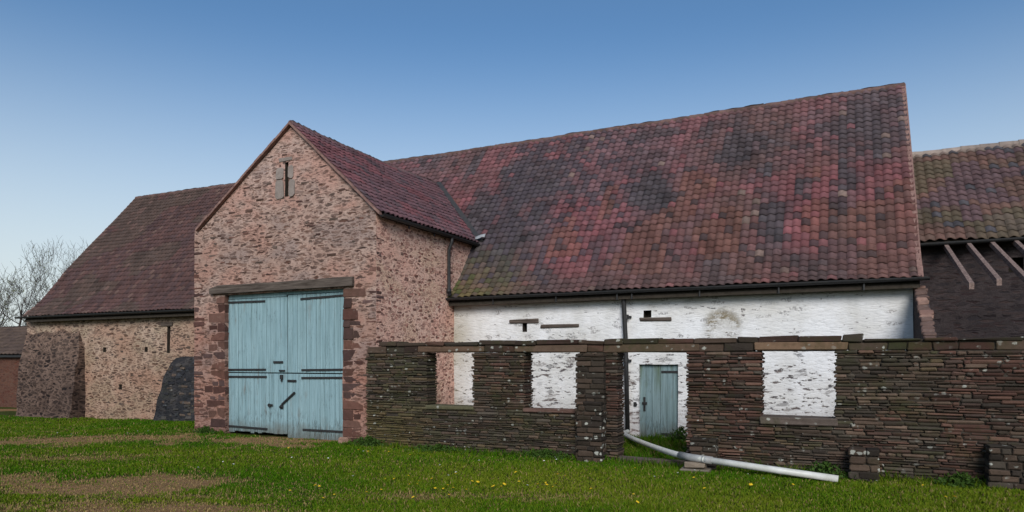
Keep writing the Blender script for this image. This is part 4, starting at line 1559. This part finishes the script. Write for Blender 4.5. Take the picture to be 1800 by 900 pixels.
# hedge far behind
mb = MB()
rr = random.Random(3)
hx = []
for i in range(9000):
    t = rr.uniform(0, 1)
    c = Vector((-66 + 26 * t, 44 - 6 * t, 0))
    hh = 3.4 + 1.3 * mn.noise(Vector((t * 9, 0, 0)))
    p = c + Vector((rr.gauss(0, .5), rr.gauss(0, .8), abs(rr.gauss(0, .5)) * hh - .2))
    if p.z > hh: continue
    a = Vector((rr.uniform(-1, 1), rr.uniform(-1, 1), rr.uniform(-1, 1))).normalized(); b = a.cross(Vector((rr.uniform(-1, 1), rr.uniform(-1, 1), rr.uniform(-1, 1)))).normalized()
    s = rr.uniform(.08, .18)
    mb.add([p - a * s, p + b * s * .6, p + a * s, p - b * s * .6], [(0, 1, 2, 3)])
tag(mb.build('hedge', M['hedge']), 'dark green hedge far behind the brick shed', 'hedge')

# ------------------------------------------------------------------ grass


def grass():
    pts = []
    # sample in the visible wedge, denser near the camera
    N = 760000
    dep = 6.2 + 24.0 * rng.random(N) ** 1.75
    u = rng.uniform(-.83, .83, N) * dep
    x = F2[0] * dep + R2[0] * u; y = F2[1] * dep + R2[1] * u
    keep = (y < YB - .02) & (x > -36) & (x < 4)
    keep &= ~((x > P1 - .02) & (x < P2 + .02) & (y > YP - .03))
    keep &= ~((x > RX0) & (x < RX1) & (y > YF - .02) & (y < YK + .02))
    keep &= ~((x < -25.2) & (y > YB - .55)) & ~((x > -21.3) & (x < P1) & (y > YB - .6))
    x, y, dep = x[keep], y[keep], dep[keep]
    b = bare(x, y)
    k2 = rng.random(len(x)) > b * .8
    x, y, dep, b = x[k2], y[k2], dep[k2], b[k2]
    n = len(x)
    z = gz(x, y)
    lush = fbm(x * .8, y * .8, 33)
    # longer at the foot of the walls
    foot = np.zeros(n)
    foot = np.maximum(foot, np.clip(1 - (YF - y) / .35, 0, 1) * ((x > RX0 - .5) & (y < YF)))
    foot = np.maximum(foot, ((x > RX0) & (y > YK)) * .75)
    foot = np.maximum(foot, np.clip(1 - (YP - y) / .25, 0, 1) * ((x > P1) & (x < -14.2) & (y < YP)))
    L = (.018 + .032 * rng.random(n)) * (.5 + 1.1 * lush) + foot * rng.random(n) * .15
    tuft = np.clip(vnoise(x * 4.5, y * 4.5, 71) - .62, 0, 1) * 2.6
    L *= (1 - .45 * b) * (1 + tuft)
    wd = (.0028 + .003 * rng.random(n)) * (1 + dep / 16)
    an = rng.uniform(0, 2 * np.pi, n)
    lean = rng.uniform(.15, .95, n) * L
    la = rng.uniform(0, 2 * np.pi, n)
    dx, dy = np.cos(an) * wd, np.sin(an) * wd
    mx, my = x + np.cos(la) * lean * .35, y + np.sin(la) * lean * .35
    tx, ty = x + np.cos(la) * lean, y + np.sin(la) * lean
    V = np.empty((n, 5, 3))
    V[:, 0] = np.stack([x - dx, y - dy, z - .01], 1); V[:, 1] = np.stack([x + dx, y + dy, z - .01], 1)
    V[:, 2] = np.stack([mx + dx * .8, my + dy * .8, z + L * .55], 1); V[:, 3] = np.stack([mx - dx * .8, my - dy * .8, z + L * .55], 1)
    V[:, 4] = np.stack([tx, ty, z + L * .95], 1)
    me = bpy.data.meshes.new('grass')
    me.vertices.add(n * 5)
    me.vertices.foreach_set('co', V.astype(np.float32).ravel())
    base = (np.arange(n) * 5)[:, None]
    loops = np.concatenate([base + 0, base + 1, base + 2, base + 3, base + 3, base + 2, base + 4], 1).ravel()
    me.loops.add(len(loops)); me.loops.foreach_set('vertex_index', loops.astype(np.int32))
    me.polygons.add(n * 2)
    ls = np.stack([np.arange(n) * 7, np.arange(n) * 7 + 4], 1).ravel()
    me.polygons.foreach_set('loop_start', ls.astype(np.int32))
    # colour: green, yellow-green, straw
    g1 = np.array([.040, .112, .003]); g2 = np.array([.135, .165, .012]); st = np.array([.28, .20, .085]); dk = np.array([.018, .045, .004])
    t = np.clip(rng.normal(.5, .25, n) + (fbm(x * .5, y * .5, 50) - .5) * 1.6 + np.clip((10.5 - dep) / 8, -.3, .4), 0, 1)[:, None]
    c = g1 * (1 - t) + g2 * t
    s = (rng.random(n) < .07 + .65 * np.clip(b * 1.3, 0, 1) + .35 * np.clip(fbm(x * .45 + 7, y * .9, 61) - .5, 0, 1))[:, None]
    c = np.where(s, st * rng.uniform(.6, 1.1, n)[:, None], c)
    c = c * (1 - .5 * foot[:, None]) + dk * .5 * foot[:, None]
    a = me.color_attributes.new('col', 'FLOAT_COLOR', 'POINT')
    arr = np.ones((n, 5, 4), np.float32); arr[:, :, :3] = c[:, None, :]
    a.data.foreach_set('color', arr.ravel())
    me.materials.append(M['grass'])
    me.update(calc_edges=True)
    o = bpy.data.objects.new('grass', me)
    COL.objects.link(o)
    tag(o, 'short green lawn with worn straw patches', 'grass', kind='stuff')


grass()

# flowers in the lawn
M['yellow'] = plain_mat('yellow_petal', (.75, .52, .02), (.6, .36, .01), .7, 40)
M['daisy'] = plain_mat('white_petal', (.75, .75, .72), (.6, .6, .55), .7, 40)
M['stalk'] = plain_mat('flower_stalk', (.07, .12, .02), None, .7, 30)


def flower(name, petal, r, h):
    mb = MB()
    mb.tube([(0, 0, -.01), (.004, 0, h)], .003, 4, 1, cap=False)
    vs = [(.004, 0, h + r * .45)]; n = 9
    for k in range(n):
        an = 2 * math.pi * k / n
        vs.append((.004 + math.cos(an) * r * (1 if k % 2 else .75), math.sin(an) * r * (1 if k % 2 else .75), h + r * .1))
    vs.append((.004, 0, h - r * .25))
    fs = [(0, 1 + k, 1 + (k + 1) % n) for k in range(n)] + [(n + 1, 1 + (k + 1) % n, 1 + k) for k in range(n)]
    mb.add(vs, fs, 0)
    return mb.build(name, [petal, M['stalk']])


def ground_px(px, py):
    d = 1235 * 1.87 / (py - 633.5)
    return at_depth(px, d)


dand = flower('dandelion', M['yellow'], .026, .065)
spots = [(-5.17, 9.32)]
fr_ = random.Random(9)
DX = [(-4.9, 9.0, 1.0, .6, 34), (-2.0, 10.4, 1.6, .5, 9), (-8.0, 11.6, 1.0, .4, 5), (-8.0, 8.0, 1.5, .6, 4), (1.2, 11.3, .6, .3, 3)]
pts = []
for cx, cy, ra, rb, n in DX:
    for i in range(n):
        p = np.array([cx, cy]) + R2 * fr_.gauss(0, ra) + F2 * fr_.gauss(0, rb)
        if p[1] < YF - .15: pts.append(p)
for i, p in enumerate(pts):
    o = dand if i == 0 else dand.copy()
    if i: COL.objects.link(o)
    s = fr_.uniform(.75, 1.3)
    o.location = (p[0], p[1], float(gz(p[0], p[1]))); o.scale = (s, s, s); o.rotation_euler = (fr_.uniform(-.5, .5), fr_.uniform(-.5, .5), fr_.uniform(0, 6))
    tag(o, 'small yellow dandelion flower in the green lawn', 'flower', 'dandelions in the lawn')
dai = flower('daisy', M['daisy'], .019, .055)
pts = []
for cx, cy, ra, rb, n in [(-16.5, 12.2, 1.5, .4, 7), (-9.5, 9.6, 2.2, .8, 9), (-3.5, 11.0, 1.8, .5, 9), (-5.5, 11.8, 1.2, .3, 5)]:
    for i in range(n):
        p = np.array([cx, cy]) + R2 * fr_.gauss(0, ra) + F2 * fr_.gauss(0, rb)
        if p[1] < YF - .1: pts.append(p)
for i, p in enumerate(pts):
    o = dai if i == 0 else dai.copy()
    if i: COL.objects.link(o)
    o.location = (p[0], p[1], float(gz(p[0], p[1]))); o.rotation_euler = (fr_.uniform(-.4, .4), fr_.uniform(-.4, .4), 0)
    tag(o, 'tiny white daisy in the green lawn', 'flower', 'daisies in the lawn')

# weeds at the foot of the walls
M['weed'] = leaf_mat('weed_leaf', (.02, .045, .006), (.05, .10, .012))


WEEDS = MB()


def weed(x, y, r, h, n, label, seed):
    rr = random.Random(seed)
    mb = WEEDS
    z0 = float(gz(x, y))
    for i in range(n):
        a = rr.uniform(0, 6.28); d = abs(rr.gauss(0, r * .5))
        p = Vector((x + math.cos(a) * d, y + math.sin(a) * d * .5, z0 + rr.random() ** 1.4 * h * max(.2, 1 - d / (r * 1.6))))
        if y < YF < p.y + .06: p.y = y - abs(rr.gauss(0, .08))
        t = Vector((rr.uniform(-1, 1), rr.uniform(-1, 1), rr.uniform(.0, .9))).normalized(); b = t.cross(Vector((rr.uniform(-1, 1), rr.uniform(-1, 1), .3))).normalized()
        L = rr.uniform(.03, .075); wv = L * rr.uniform(.2, .4)
        mb.add([p, p + t * L * .5 + b * wv, p + t * L, p + t * L * .5 - b * wv], [(0, 1, 2, 3)])


weed(-9.35, 12.42, .5, .22, 900, 'low dark weeds at the left end of the ruined wall', 1)
weed(-7.6, 12.45, .9, .14, 800, 'thin strip of weeds below the first square opening', 2)
weed(-5.2, 12.45, .7, .16, 700, 'weeds below the second opening, left of the lichened pier', 3)
weed(-3.35, 15.9, .35, .4, 900, 'tall weeds against the foot of the small teal door', 4)
weed(-2.75, 14.2, .3, .3, 500, 'weeds just inside the doorway beside the white pipe', 5)
weed(-.3, 12.42, .5, .26, 800, 'dark weeds in the corner by the pipe end', 6)
weed(1.55, 12.42, .4, .22, 700, 'weeds between the two right-hand pier stubs', 7)
weed(-14.85, 12.92, .4, .16, 600, 'weeds at the left foot of the barn doors', 8)
tag(WEEDS.build('weeds', M['weed']), 'dark green weeds growing along the foot of the walls', 'weeds', kind='stuff')
